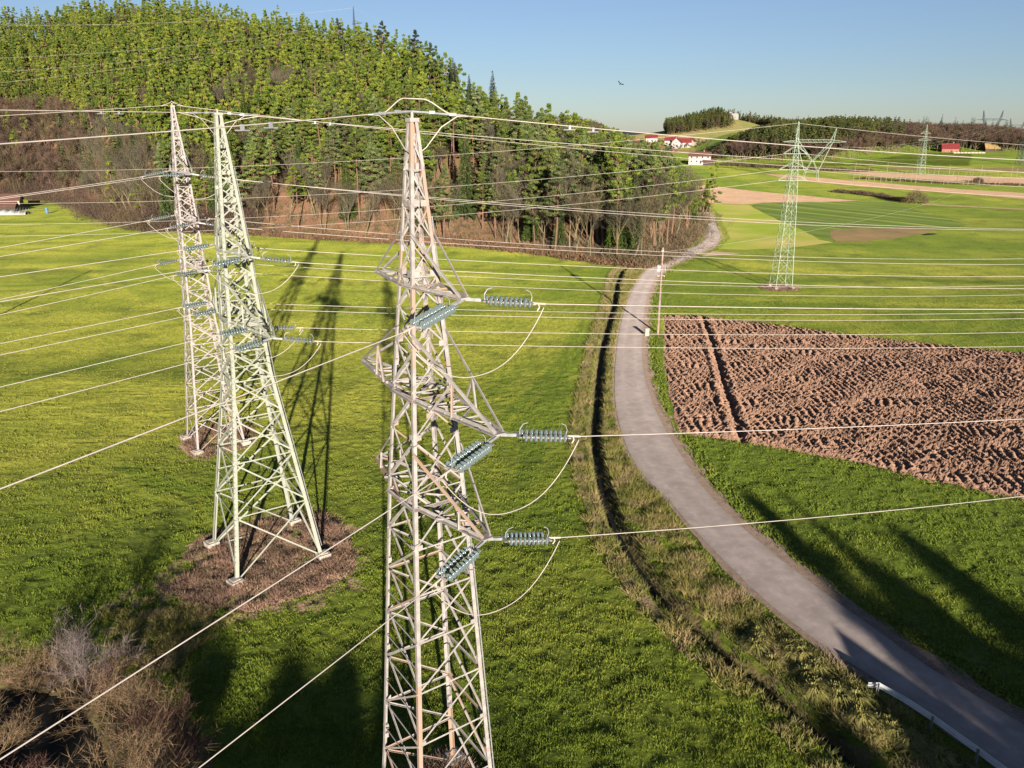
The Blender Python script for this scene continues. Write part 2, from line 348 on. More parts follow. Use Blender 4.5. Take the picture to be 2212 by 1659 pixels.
def offs(pl, d):
    out = []
    for i, p in enumerate(pl):
        a = pl[max(i-1, 0)]; b = pl[min(i+1, len(pl)-1)]; t = Vector((b[0]-a[0], b[1]-a[1], 0))
        t = t.normalized() if t.length > 1e-6 else Vector((0, 1, 0)); out.append(Vector((p[0]-t.y*d, p[1]+t.x*d, p[2])))
    return out

# ------------------------------------------------------------------ ground: one sheet to the horizon
def ground_z(X, Y):
    Z = np.interp(Y, HKX, HKZ)
    near = (np.abs(X) < 110) & (Y < 215) & (Y > 5)
    if near.any():
        x = X[near]; y = Y[near]
        d = dist_poly(x, y, ditch)
        w = np.where(y < 60, 1.0, .85)
        dep = np.where(y < 60, 1.0, .9)
        k = np.clip(1-d/w, 0, 1); k = k*k*(3-2*k)
        z = -dep*k
        ip = inpoly(x, y, pond_poly); z = np.where(ip, -.5, z)
        fade = np.clip((190-y)/60, 0, 1)
        z = z+((vnoise(x, y, .9, 3)-.5)*.08+(vnoise(x, y, 1.9, 4)-.5)*.10+(vnoise(x, y, 3.3, 6)-.5)*.07)*fade
        z = np.where(inpoly(x, y, plough_poly) & (dist_poly(x, y, plough_poly+[plough_poly[0]]) > .5), -.8, z)
        inr = inpoly(x, y, road_poly) | (dist_poly(x, y, road_L) < 1.2) | (dist_poly(x, y, road_R) < 2.2)
        z = np.where(inr & (d > 1.1), np.minimum(z, -.03), z)
        Z[near] = z
    far = (~near) & (Y < 3000)
    return Z
xs = np.concatenate([-np.geomspace(3000, 96, 26), np.arange(-94, -34, 1.0), np.arange(-34, 46, .18), np.arange(46, 94, .6), np.arange(94, 420, 5.), np.geomspace(425, 3000, 14)])
ys = np.concatenate([np.array([-400, -200, -120, -70, -40, -20, 0]), np.arange(8, 20, 1.), np.arange(20, 92, .18), np.arange(92, 200, .6), np.arange(201, 350, 6), np.array([k for k in HKX if k >= 350])])
ys = np.unique(ys)
X, Y = np.meshgrid(xs, ys); Z = ground_z(X, Y)
me, q = grid_mesh('ground', X, Y, Z, M['ground']); quads_to_mesh(me, q, M['ground']); me.materials.append(M['bank'])
fx = X.reshape(-1)[q[:, 0]]+.12; fy = Y.reshape(-1)[q[:, 0]]+.12; nr = (np.abs(fx) < 60) & (fy < 215) & (fy > 20); mi_ = np.zeros(len(q), np.int32)
dd = dist_poly(fx[nr], fy[nr], ditch)+(vnoise(fx[nr], fy[nr], 1.3, 91)-.5)*.7
jx = fx[nr]+(vnoise(fx[nr], fy[nr], .9, 92)-.5)*2.4+(vnoise(fx[nr], fy[nr], 2.5, 93)-.5)*1.2; jy = fy[nr]+(vnoise(fx[nr], fy[nr], .9, 94)-.5)*2.4+(vnoise(fx[nr], fy[nr], 2.5, 95)-.5)*1.2
a_ = ((dd < .75) | inpoly(fx[nr], fy[nr], pond_poly) | inpoly(jx, jy, shrub_poly)).astype(np.int32)
a_[inpoly(jx, jy, patch2) | inpoly(jx, jy, patch1) | (np.hypot(jx-(-3.21), jy-26) < 2.6)] = 2
a_[inpoly(jx, jy, tan_poly) & (a_ == 0) & (vnoise(fx[nr], fy[nr], 1.4, 96) > .42)] = 3
mi_[nr] = a_; me.materials.append(M['bramble_ground']); me.materials.append(M['dry']); me.polygons.foreach_set('material_index', mi_)
tag(link('ground', me), 'green winter meadow covering the valley floor', kind='structure')

def yellowness(x, y):
    k = np.clip((y-48)/45, 0, 1); k = k*k*(3-2*k)
    n = vnoise(x, y, .05, 101)*.5+vnoise(x, y, .13, 102)*.3+vnoise(x, y, .4, 103)*.2
    left = np.clip((18-x)/14, 0, 1)
    v = .16+.50*k*left+.12*k*(1-left)+(n-.5)*1.6+(vnoise(x*.35, y, .16, 104)-.5)*.5*k  # last term tints crosswise bands, imitating the shading of undulating ground
    v = v+.25*np.exp(-((x+6)/9)**2-((y-58)/13)**2)   # yellower stretch between the pylons
    for tl, w_, a_ in TRACKS:
        near = (x > min(p[0] for p in tl)-5) & (x < max(p[0] for p in tl)+5) & (y > min(p[1] for p in tl)-5) & (y < max(p[1] for p in tl)+5)
        if near.any():
            vv = v[near]; d = dist_poly(x[near], y[near], tl); vv = vv+1.5*a_*np.exp(-(d/w_)**2)*(.5+vnoise(x[near], y[near], .7, 105)); v[near] = vv
    return np.clip(v, 0, 1)
TRACKS = [(GP(p), w_, a_) for p, w_, a_ in (
    ([(1285, 690), (1240, 770), (1180, 860), (1110, 930)], .8, -.45), ([(1262, 690), (1200, 790), (1130, 870), (1080, 905)], .7, -.35), ([(1120, 800), (1060, 850), (1000, 880)], .8, -.3),
    ([(1230, 830), (1180, 900), (1150, 960), (1130, 1040)], .8, -.4), ([(110, 515), (160, 560), (230, 610), (330, 668)], 1.0, .5), ([(0, 620), (150, 612), (370, 610)], 1.2, -.4),
    ([(1560, 570), (1800, 590), (2240, 600)], 2.0, .5), ([(1560, 645), (1900, 655), (2240, 662)], 1.6, .4), ([(1600, 612), (1900, 600), (2240, 615)], 2.0, -.4), ([(1700, 560), (1950, 556), (2240, 572)], 3.5, -.5), ([(260, 1010), (330, 1040), (420, 1060)], 1.0, -.4), ([(0, 830), (200, 790), (380, 745)], 2.0, -.4), ([(0, 1000), (150, 960), (330, 930)], 1.6, .35))]
gm = bpy.data.objects['ground'].data; yt = yellowness(X.reshape(-1), Y.reshape(-1)).astype(np.float32)
ga = gm.attributes.new('tint', 'FLOAT', 'POINT'); ga.data.foreach_set('value', yt)
def sheet(name, poly, z, material, label, kind='structure', cat=None):
    """flat sheet laid on the valley floor, cut where the floor changes slope"""
    import bmesh
    bm = bmesh.new(); vs = [bm.verts.new((p[0], p[1], 0)) for p in poly]; bm.faces.new(vs)
    bmesh.ops.triangulate(bm, faces=bm.faces[:])
    for k in HKX[1:-1]:
        bmesh.ops.bisect_plane(bm, geom=bm.verts[:]+bm.edges[:]+bm.faces[:], plane_co=(0, k, 0), plane_no=(0, 1, 0))
    for v in bm.verts: v.co.z = Hy(v.co.y)+z
    bmesh.ops.recalc_face_normals(bm, faces=bm.faces[:])
    if bm.faces and bm.faces[0].normal.z < 0: bmesh.ops.reverse_faces(bm, faces=bm.faces[:])
    me = bpy.data.meshes.new(name); bm.to_mesh(me); bm.free(); me.materials.append(material)
    return tag(link(name, me), label, cat=cat, kind=kind)
def wob(poly, a, n=4, seed=1):
    """roughen an outline so that field edges are not ruled lines"""
    rs = random.Random(seed); out = []
    for i in range(len(poly)):
        p = Vector(poly[i][:2]); q2 = Vector(poly[(i+1) % len(poly)][:2]); out.append((p.x, p.y))
        L = (q2-p).length; m = min(40, int(L/n))
        for k in range(1, m):
            t = k/m; c = p.lerp(q2, t); out.append((c.x+rs.uniform(-a, a), c.y+rs.uniform(-a, a)))
    return out
def ribbon(name, line, d0, d1, z, material, label, seed=1, kind='structure'):
    rs = random.Random(seed); pl = []
    for i in range(len(line)-1):
        a, b = Vector(line[i]), Vector(line[i+1]); n = max(1, int((b-a).length/1.2))
        for k in range(n): pl.append(a.lerp(b, k/n))
    pl.append(Vector(line[-1])); A = offs(pl, d0); B = offs(pl, d1); mb = MB(); vs = []
    for p, q_ in zip(A, B):
        j = rs.uniform(-.3, .3)*(d1-d0); vs += [(p.x, p.y, Hy(p.y)+z), (q_.x+j, q_.y+j*.3, Hy(q_.y)+z)]
    fs = [(2*i, 2*i+1, 2*i+3, 2*i+2) for i in range(len(pl)-1)]
    if d1 > d0: fs = [f[::-1] for f in fs]
    mb.add(vs, fs); o = mb.build(name, material); return tag(o, label, kind=kind)
ribbon('shoulder', road_L[3:], .05, -.45, .035, M['gravel'], 'brown gravel shoulder left of the lane', 2)
ribbon('shoulder', road_R[4:], -.05, 1.15, .035, M['gravel'], 'brown gravel shoulder right of the lane', 3)
def resamp(pl, n):
    d = [0]
    for i in range(len(pl)-1): d.append(d[-1]+(Vector(pl[i+1])-Vector(pl[i])).length)
    out = []
    for k in range(n):
        t = d[-1]*k/(n-1); i = max(0, min(len(pl)-2, int(np.searchsorted(d, t)-1))); f = (t-d[i])/(d[i+1]-d[i]+1e-9); out.append(Vector(pl[i]).lerp(Vector(pl[i+1]), min(1, max(0, f))))
    return out
def smooth(pl, it=2):
    for _ in range(it):
        q_ = [pl[0]]
        for a, b in zip(pl[:-1], pl[1:]): a, b = Vector(a), Vector(b); q_ += [a.lerp(b, .25), a.lerp(b, .75)]
        pl = q_+[pl[-1]]
    return pl
rl, rr_ = smooth(road_L[1:]), smooth(road_R[1:])
rl2 = resamp(rl, 500); rows_ = []; j0 = 0
rrd = resamp(rr_, 900)
for p in rl2:      # pair every point of the left edge with the nearest point of the right edge, never going back
    best = min(range(j0, min(j0+40, len(rrd))), key=lambda j: (rrd[j]-p).length); j0 = best; rows_.append((p, rrd[best]))
mb = MB(); vs = []; rt = []
for a, b in rows_:
    for k in range(12):
        f = k/11; c = a.lerp(b, f); vs.append((c.x, c.y, Hy(c.y)+.065+.03*math.sin(math.pi*f)))
        tv = .42+.38*(math.exp(-((f-.27)/.09)**2)+math.exp(-((f-.73)/.09)**2))-.30*(1 if k in (0, 11) else 0)
        rt.append(min(1, max(0, tv+(float(vnoise(np.array(c.x), np.array(c.y), .5, 33))-.5)*.5)))
fs = [(12*i+k, 12*(i+1)+k, 12*(i+1)+k+1, 12*i+k+1) for i in range(len(rows_)-1) for k in range(11)]
mb.add(vs, fs); mb.t = rt; tag(mb.build('road', M['asphalt']), 'narrow winding asphalt lane, pale pinkish grey', kind='structure')
track = GP([(1505, 549), (1538, 543), (1600, 548), (1500, 556), (1470, 566)])
sheet('track', track, .05, M['gravel'], 'short gravel track leaving the lane')
# fields
sheet('meadow', wob(GP([(1530, 446), (1560, 440), (1612, 442), (1640, 455), (1680, 475), (1735, 497), (1770, 518), (1800, 524), (1700, 536), (1610, 540), (1545, 538), (1562, 514), (1548, 480)]), .6, 8, 2), .05, M['meadow_bright'], 'bright yellow green meadow inside the bend of the lane')
sheet('stubble_field', wob(GP([(1462, 398), (1500, 398), (1540, 402), (1640, 414), (1750, 424), (1855, 434), (1700, 438), (1625, 440), (1600, 442), (1540, 440), (1515, 433), (1470, 425)]), .8, 10, 3), .05, M['soil_pale'], 'pale brown stubble field beyond the wood')
sheet('stubble_field', wob(GP([(1648, 375), (1700, 378), (1960, 400), (2240, 419), (2240, 432), (2000, 413), (1850, 402), (1700, 387)]), .8, 12, 4), .05, M['soil_pale'], 'long pale brown strip field running to the right edge')
sheet('stubble_field', wob(GP([(1790, 367), (1860, 371), (2000, 378), (2240, 385), (2240, 399), (2050, 392), (1890, 380)]), .8, 12, 6), .05, M['soil_pale'], 'pale brown strip field behind the row of thin poles')
sheet('crop_field', wob(GP([(1624, 443), (1645, 438), (1840, 435), (1926, 438), (2010, 462), (2092, 486), (2030, 498), (1960, 510), (1856, 522), (1803, 520), (1750, 507), (1708, 486), (1645, 458)]), .5, 10, 7), .055, M['crop'], 'dark green crop field with curved rows')
sheet('soil_patch', wob(GP([(1790, 506), (1800, 497), (1850, 494), (1950, 492), (2030, 499), (1960, 511), (1856, 523), (1805, 522)]), .8, 6, 8), .065, M['soil_dark'], 'bare damp soil at the lower end of the crop field')
sheet('meadow', wob(GP([(1895, 362), (2100, 364), (2230, 361), (2230, 370), (2080, 369), (1950, 367)]), .8, 12, 9), .06, M['soil_dark'], 'brownish strip of field below the farm')
sheet('path', wob(GP([(1990, 440), (2212, 451), (2212, 454), (1990, 443)]), .3, 12, 10), .06, M['dry'], 'thin dry grass field boundary')
sheet('puddle', wob(GP([(1990, 507), (2005, 504.5), (2025, 505), (2016, 507.5), (1998, 508.5)]), .2, 4, 10), .075, M['water'], 'small puddle shining in the wet field')
# dry ground around the pylons, verges
dp = GP([(1640, 622), (1660, 614), (1700, 615), (1730, 624), (1715, 630), (1670, 630)])
sheet('dead_bracken_ground', wob(dp, .3, 1.0, 14), .055, M['bramble_ground'], 'brown patch under the slim distant pylon')
dl = offs(ditch, 1.15); dl2 = offs(ditch, 2.0)
ribbon('verge', ditch[1:16], -1.15, -2.1, .05, M['dry'], 'strip of dry pinkish grass along the left of the ditch', 4)
M['meadow_bright'].node_tree

# stream water lying in the ditch, and the pond by the shrubs
st = offs(ditch, .17)[2:]+offs(ditch, -.17)[2:][::-1]
sheet('stream', st, -.62, M['water'], 'narrow dark stream in the ditch beside the lane')
sheet('pond', pond_poly, -.30, M['water'], 'dark pond water with painted shade under the shrubs, lower left')  # near-black sheet colour holds the bank's shade as well as the water

# ploughed field: clods and furrows as real relief
def ploughed():
    px = np.arange(14, 90, .125); py = np.arange(50, 127, .125); X, Y = np.meshgrid(px, py)
    wx = X+(vnoise(X, Y, .35, 21)-.5)*1.6; wy = Y+(vnoise(X, Y, .35, 22)-.5)*1.6
    a = R(8); u = wx*math.cos(a)+wy*math.sin(a); v = -wx*math.sin(a)+wy*math.cos(a)
    fur = np.sin(u*2*np.pi/.9)*.10
    cl = np.abs(vnoise(wx, wy, 2.6, 23)-.5)*2; c2 = vnoise(X, Y, 4.6, 24); c3 = vnoise(X, Y, 8.0, 25)
    Z = .0+fur*1.25+.15*cl+.24*c2+.12*c3-.1
    # deep dark furrow across the field
    fl = GP([(1517, 684), (1540, 745), (1572, 860), (1608, 966)])
    d = dist_poly(X, Y, fl); Z = Z-.36*np.exp(-(d/.32)**2)+.2*np.exp(-((d-.9)/.35)**2)
    ins = inpoly(X+(vnoise(X, Y, .8, 27)-.5)*.9, Y+(vnoise(X, Y, .8, 28)-.5)*.9, plough_poly)
    e = np.clip(dist_poly(X, Y, plough_poly+[plough_poly[0]])/1.3, 0, 1); Z = (Z+.08)*e-.06
    ny, nx = X.shape; me, q = grid_mesh('ploughed_field', X, Y, Z, None)
    keep = ins.reshape(-1)[q].all(axis=1); q = q[keep]
    used = np.unique(q); remap = -np.ones(nx*ny, np.int64); remap[used] = np.arange(len(used))
    me = bpy.data.meshes.new('ploughed_field'); co = np.stack([X, Y, Z], -1).reshape(-1, 3)[used].astype(np.float32)
    me.vertices.add(len(used)); me.vertices.foreach_set('co', co.reshape(-1))
    quads_to_mesh(me, remap[q].astype(np.int32), M['plough'], False)
    tag(link('ploughed_field', me), 'reddish brown ploughed field with coarse clods right of the lane', kind='structure')
ploughed()

# ------------------------------------------------------------------ hill on the left (ground surface only; trees stand on it)
edge_px = [(-1300, 440), (-700, 440), (-300, 432), (0, 430), (100, 430), (190, 447), (240, 472), (330, 498), (450, 500), (540, 506), (700, 517), (880, 526), (1000, 531), (1150, 546), (1300, 568), (1390, 576), (1440, 548), (1492, 508), (1513, 470)]
eb = []; ey = []
for p in edge_px:
    g = G(*p); eb.append(g.x/g.y); ey.append(g.y)
eb = np.array(eb); ey = np.array(ey)
rt = [(-1300, 40, 620), (-600, 45, 600), (-200, 42, 560), (0, 30, 540), (120, 14, 520), (250, 5, 500), (420, -2, 480), (500, 15, 465), (560, 35, 455), (700, 50, 430), (800, 62, 400), (860, 78, 370), (950, 122, 330), (1000, 165, 300), (1060, 200, 290), (1120, 225, 290), (1200, 240, 300), (1290, 272, 330), (1400, 290, 330), (1480, 330, 290), (1513, 372, 300)]
rb = np.array([bear(p[0], p[1]) for p in rt]); rr_y = np.array([p[2] for p in rt], float)
rz = np.array([CH+ratio(p[1])*p[2]-17.0 for p in rt]); rz = np.maximum(rz, .5)
def hill_t(b, y):
    e = np.interp(b, eb, ey); r = np.interp(b, rb, rr_y); return (y-e)/(r-e)
def hill_z(x, y):
    b = x/y; t = hill_t(b, y); rzv = np.interp(b, rb, rz)
    s = np.where(t < 0, t*1.0, np.where(t < 1, np.clip(t, 0, 1)**.92, 1-(t-1)*.35))
    z = rzv*s
    z = z+(vnoise(x, y, .05, 31)-.5)*5*np.clip(t*3, 0, 1)+(vnoise(x, y, .2, 32)-.5)*1.2*np.clip(t*6, 0, 1)
    endf = np.clip((.262-b)/.03, 0, 1)
    z = z*endf
    return np.where(t < 0, -.6+0*z, z-.05)
bb = np.linspace(-1.5, .262, 330); tt = np.concatenate([np.linspace(-.03, .3, 60), np.linspace(.31, 1.6, 70)])
B, T2 = np.meshgrid(bb, tt); E = np.interp(B, eb, ey); RR = np.interp(B, rb, rr_y); YY = E+T2*(RR-E); XX = B*YY
ZZ = hill_z(XX, YY)
me, q = grid_mesh('hill', XX, YY, ZZ, None); quads_to_mesh(me, q, M['litter'])
tag(link('hill', me), 'steep wooded hill with brown leaf litter under the trees', kind='structure')

def bump_hill(name, fz, x0, x1, y0, y1, nx, ny, material, label):
    X, Y = np.meshgrid(np.linspace(x0, x1, nx), np.linspace(y0, y1, ny)); Z = fz(X, Y)
    me, q = grid_mesh(name, X, Y, Z, None); quads_to_mesh(me, q, material)
    return tag(link(name, me), label, kind='structure')
# church hill 1.2 km away
CHX, CHY = bear(1575, 262)*1200, 1200
def church_hill(X, Y):
    base = np.interp(Y, HKX, HKZ)
    g = 24*np.exp(-((X-CHX)/62)**2*1.0-((Y-CHY)/110)**2)+9*np.exp(-((X-CHX+75)/70)**2-((Y-CHY)/150)**2)+7*np.exp(-((X-CHX-120)/90)**2-((Y-CHY)/150)**2)
    return base-1.2+g
bump_hill('church_hill', church_hill, CHX-330, CHX+330, 900, 1500, 100, 90, M['hill_meadow'], 'round green hill with the white church on top')
# wooded rise behind the fields on the right
def wood_rise(X, Y):
    base = np.interp(Y, HKX, HKZ); b = X/Y
    y0 = 575+105*np.clip((b-.42)/.1, 0, 1)
    s = np.clip((Y-y0)/140, 0, 1); s = s*s*(3-2*s)
    e = np.clip((b-.225)/.05, 0, 1)*np.clip((.68-b)/.1, 0, 1)
    return base-1.0+(1+12*s)*e
bump_hill('wooded_rise', wood_rise, 110, 640, 550, 900, 130, 80, M['ground'], 'low wooded rise behind the fields on the right')
def far_ridge(X, Y):
    return 26+np.exp(-((Y-2400)/250)**2)*(18+14*vnoise(X, Y, .002, 5)+8*vnoise(X, Y, .009, 6))-20
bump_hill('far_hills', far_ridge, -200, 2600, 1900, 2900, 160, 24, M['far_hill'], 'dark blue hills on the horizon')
def back_ridge(X, Y):
    b = X/Y
    return np.interp(Y, HKX, HKZ)-2+np.exp(-((Y-700)/90)**2)*(26*np.clip((.21-b)/.14, 0, 1)+4*vnoise(X, Y, .02, 8))
bump_hill('back_hill', back_ridge, 0, 190, 520, 900, 60, 50, M['litter'], 'low brown hill showing behind the end of the wood')

# ------------------------------------------------------------------ tree templates (loose triangle soups, local coordinates, base at z=0)
def tube_tris(p, q, r0, r1, n=4):
    p = np.array(p, float); q = np.array(q, float); d = q-p; L = np.linalg.norm(d)
    if L < 1e-6: return []
    d = d/L; a = np.cross(d, [0, 0, 1.]) if abs(d[2]) < .9 else np.cross(d, [1., 0, 0]); a /= np.linalg.norm(a); b = np.cross(d, a)
    out = []; c = [(math.cos(2*math.pi*k/n), math.sin(2*math.pi*k/n)) for k in range(n)]
    P = [p+(a*x+b*y)*r0 for x, y in c]; Q = [q+(a*x+b*y)*r1 for x, y in c]
    for k in range(n):
        j = (k+1) % n; out.append((P[k], P[j], Q[j])); out.append((P[k], Q[j], Q[k]))
    return out
def leaf_cloud(rs, c, rad, n, size, flat=.6, up=.2):
    """n small triangles spread through a lumpy ellipsoid"""
    u = rs.normal(size=(n, 3)); u /= np.linalg.norm(u, axis=1)[:, None]
    rr = rs.uniform(.35, 1.0, (n, 1))**.6
    pos = u*rr*rad*np.array([1, 1, flat])+np.array(c)
    t1 = rs.normal(size=(n, 3)); t1[:, 2] += up; t1 /= np.linalg.norm(t1, axis=1)[:, None]
    t2 = np.cross(t1, u+rs.normal(size=(n, 3))*.5); t2 /= (np.linalg.norm(t2, axis=1)[:, None]+1e-9)
    s = size*rs.uniform(.6, 1.4, (n, 1))
    return np.stack([pos-t2*s*.32, pos+t2*s*.32, pos+t1*s*.95], 1)
def pine(seed, H=18., crown_lo=.42, leaves=110, nb=30, size=.34, wid=2.5):
    rs = np.random.default_rng(seed); tr = []; cr = []; tn = []
    lean = rs.normal(0, .035, 2); top = np.array([lean[0]*H, lean[1]*H, H*.96])
    k0 = np.zeros(3); seg = 6
    for i in range(seg):
        k1 = top*(i+1)/seg+np.array([rs.normal(0, .08), rs.normal(0, .08), 0])*(i < seg-1)
        tr += tube_tris(k0, k1, .21*(1-i/seg)+.04, .21*(1-(i+1)/seg)+.04, 6); k0 = k1
    lo = H*crown_lo
    for i in range(nb):
        f = (i+rs.uniform(0, .9))/nb; z = lo+(H-lo)*f
        w = wid*(math.sin(math.pi*min(1, (.22 if seed % 2 else .36)+f*(.86 if seed % 2 else .70)))**.7)*rs.uniform(.45, 1.3); th = i*2.4+rs.uniform(-.5, .5)
        d = w*rs.uniform(.5, 1.0); c = np.array([math.cos(th)*d, math.sin(th)*d, z+rs.uniform(-.2, .5)])+top*np.array([1, 1, 0])*f
        if f < .8: tr += tube_tris(top*np.array([f, f, 0])+[0, 0, z-.5], c, .05, .02, 3)
        r = rs.uniform(.55, 1.05)*(1.1-.5*f)*(1 if leaves > 50 else 1.3); n = int(leaves*rs.uniform(.7, 1.3))
        cr.append(leaf_cloud(rs, c, r, n, size, .38, .75)); tn.append(np.clip(rs.normal(.5, .28)+rs.normal(0, .08, n), 0, 1))
    for j in range(4):   # dead stubs below the crown
        z = lo*rs.uniform(.45, .95); th = rs.uniform(0, 6.3); tr += tube_tris((0, 0, z), (math.cos(th)*1.2, math.sin(th)*1.2, z+.2), .035, .01, 3)
    return np.array(tr), np.concatenate(cr), np.concatenate(tn)
def spruce(seed, H=24., base=.08, rings=46, size=.62, wid=3.0, leaves=34):
    rs = np.random.default_rng(seed); tr = tube_tris((0, 0, 0), (0, 0, H*.97), .28, .03, 7); cr = []; tn = []
    for i in range(rings):
        f = i/(rings-1); z = H*(base+(1-base)*f*.985); w = wid*(1-f)**.85+.12; nb = int(11-5*f)
        for k in range(nb):
            th = 2*math.pi*k/nb+i*.7+rs.uniform(-.25, .25); L = w*rs.uniform(.7, 1.15); n = max(3, int(leaves*L/wid*1.3))
            s = rs.uniform(.15, 1, n); pos = np.stack([np.cos(th)*L*s, np.sin(th)*L*s, z-.32*L*s*s+rs.normal(0, .1, n)], 1)
            dirn = np.stack([np.full(n, math.cos(th))+rs.normal(0, .5, n), np.full(n, math.sin(th))+rs.normal(0, .5, n), rs.normal(-.35, .35, n)], 1)
            dirn /= np.linalg.norm(dirn, axis=1)[:, None]; sd = np.cross(dirn, rs.normal(size=(n, 3))+[0, 0, 1.5]); sd /= np.linalg.norm(sd, axis=1)[:, None]
            sz = size*rs.uniform(.6, 1.3, (n, 1))*(.55+.6*(1-f))
            cr.append(np.stack([pos-sd*sz*.3, pos+sd*sz*.3, pos+dirn*sz], 1)); tn.append(np.clip(np.full(n, rs.normal(.5, .25)), 0, 1))
    return np.array(tr), np.concatenate(cr), np.concatenate(tn)
def bare(seed, H=18., lo=.3, spread=.9, twigs=7, stems=1, r0=.2, twr=.014, depth=4, twl=.9, lean=.05):
    """leafless tree: returns wood (trunk, limbs) and twigs (thin sprays)"""
    rs = np.random.default_rng(seed); wood = []; tw = []; tt = []
    def grow(p, d, L, r, lev):
        seg = 3; q = p; tint = rs.uniform(.2, .8)
        for s in range(seg):
            d = d+rs.normal(0, .10, 3)+np.array([0, 0, .05]); d /= np.linalg.norm(d)
            n = q+d*L/seg; ra = r*(1-.28*s/seg); rb_ = r*(1-.28*(s+1)/seg)
            (wood if lev < 3 else tw).extend(tube_tris(q, n, ra, rb_, 5 if lev == 0 else 3))
            if lev >= 3: tt.extend([tint]*6)
            if lev > 0 or s == seg-1 or (lev == 0 and s > 0):
                m = 2 if lev < 2 else 2
                if lev == 0 and s < seg-1: m = 1
                for _ in range(m):
                    if lev < depth:
                        e = d+rs.normal(0, spread*.55, 3)*np.array([1, 1, .6])+np.array([0, 0, .12]); e /= np.linalg.norm(e)
                        grow(n, e, L*rs.uniform(.5, .78), rb_*rs.uniform(.45, .62), lev+1)
            q = n
        if lev >= depth-1:
            for _ in range(twigs):
                e = d+rs.normal(0, .55, 3); e /= np.linalg.norm(e); s = q+d*rs.uniform(-.4, 0)*L; l = twl*rs.uniform(.5, 1.3)
                a = np.cross(e, rs.normal(size=3)); a /= np.linalg.norm(a); tw.append((s-a*twr, s+a*twr, s+e*l)); tt.append(rs.uniform(0, 1))
    for k in range(stems):
        d = np.array([rs.normal(0, lean), rs.normal(0, lean), 1.]); d /= np.linalg.norm(d)
        if stems > 1:
            th = 2*math.pi*k/stems+rs.uniform(-.4, .4); d = np.array([math.cos(th)*spread*rs.uniform(.2, .8), math.sin(th)*spread*rs.uniform(.2, .8), 1.]); d /= np.linalg.norm(d)
        l0 = H*lo if stems == 1 else H*rs.uniform(.3, .5)
        grow(np.array([rs.normal(0, .12), rs.normal(0, .12), 0]) if stems > 1 else np.zeros(3), d, l0*1.25, r0*rs.uniform(.7, 1.1), 0)
    w = np.array(wood); t = np.array(tw)
    s = H/max(t[:, :, 2].max(), .1); w *= np.array([1, 1, s]); t *= np.array([1, 1, s])
    return w, t, np.array(tt)

PINES = [pine(100+i, H=18., crown_lo=[.50, .34, .58, .42, .52, .28, .62][i], nb=[44, 58, 34, 56, 40, 64, 30][i], wid=[3.2, 3.0, 3.3, 3.8, 2.7, 2.8, 3.1][i], size=.31) for i in range(7)]
PINE_FAR = [pine(200+i, H=18., crown_lo=[.2, .32, .26, .16][i], leaves=52, nb=22, size=.58, wid=3.8) for i in range(4)]
SPR = [spruce(300+i, H=24., wid=[2.9, 3.4, 2.6][i]) for i in range(3)]
SPR_FAR = [spruce(320+i, H=22., rings=15, size=1.3, wid=3.2, leaves=11) for i in range(2)]
BARE = [bare(400+i, H=17., lo=[.3, .36, .26, .33, .4][i], spread=[.9, .75, 1.0, .85, .6][i], twr=.018, depth=3, twigs=11, twl=1.6) for i in range(5)]
BARE_FAR = [bare(450+i, H=16., lo=.3, spread=.8, twr=.055, depth=2, twigs=24, twl=2.6) for i in range(4)]

def tree_meshes(prefix, lst, mt, mc):
    out = []
    for i, (w, c, t) in enumerate(lst):
        out.append((soup_mesh(prefix+' trunk', w, mt), soup_mesh(prefix+' crown', c, mc, tint=t)))
    return out
PM = tree_meshes('pine', PINES, M['bark_pine'], M['needle_pine'])
SM = tree_meshes('spruce', SPR, M['bark_grey'], M['needle_spruce'])
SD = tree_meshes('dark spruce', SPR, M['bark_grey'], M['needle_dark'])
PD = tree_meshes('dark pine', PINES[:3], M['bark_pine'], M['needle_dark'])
BMs = tree_meshes('bare tree', BARE, M['bark_grey'], M['twig'])
def plant(name, meshes, loc, s, label, cat, group, sz=None):
    o = empty(name, loc, label, cat, group, rz=rnd(0, 6.28)); o.scale = (s, s, sz or s)
    link('trunk', meshes[0], o); link('crown', meshes[1], o); return o
def merge(name, temps, places, mt, mc, label, group=None, cat=None):
    """many far trees as one mass"""
    if not places: return
    tris = []; mi = []; ti = []
    for (k, x, y, z, s, sz) in places:
        w, c, t = temps[k]; th = rnd(0, 6.28); ca, sa = math.cos(th), math.sin(th); Rm = np.array([[ca, sa, 0], [-sa, ca, 0], [0, 0, 1]])
        base = rnd(-.28, .28)
        for arr, m_, tv in ((w, 0, np.full(len(w), .5)), (c, 1, t)):
            if m_ == 0 and len(w) > 60: arr = w[:60]; tv = tv[:60]
            tris.append((arr@Rm)*np.array([s, s, sz])+np.array([x, y, z])); mi.append(np.full(len(arr), m_)); ti.append(np.clip(tv+base, 0, 1))
    me = soup_mesh(name, np.concatenate(tris), [mt, mc], np.concatenate(mi), np.concatenate(ti))
    return tag(link(name, me), label, cat, group, 'stuff')

# tree tops stay under the skyline the photograph shows: (pixel x, pixel y of the tops)
CAPX = np.array([-400, 1040, 1090, 1130, 1200, 1290, 1330, 1380, 1420, 1450, 1480, 1510, 1540, 1580, 1640, 1700, 1800, 2300]); CAPY = np.array([-300, -300, 190, 218, 240, 262, 282, 300, 322, 336, 350, 400, 325, 292, 272, 260, 252, 260])
def cap_h(x, y, z):
    px = 1106+1736*x/y; return CH+ratio(float(np.interp(px, CAPX, CAPY)))*y-z
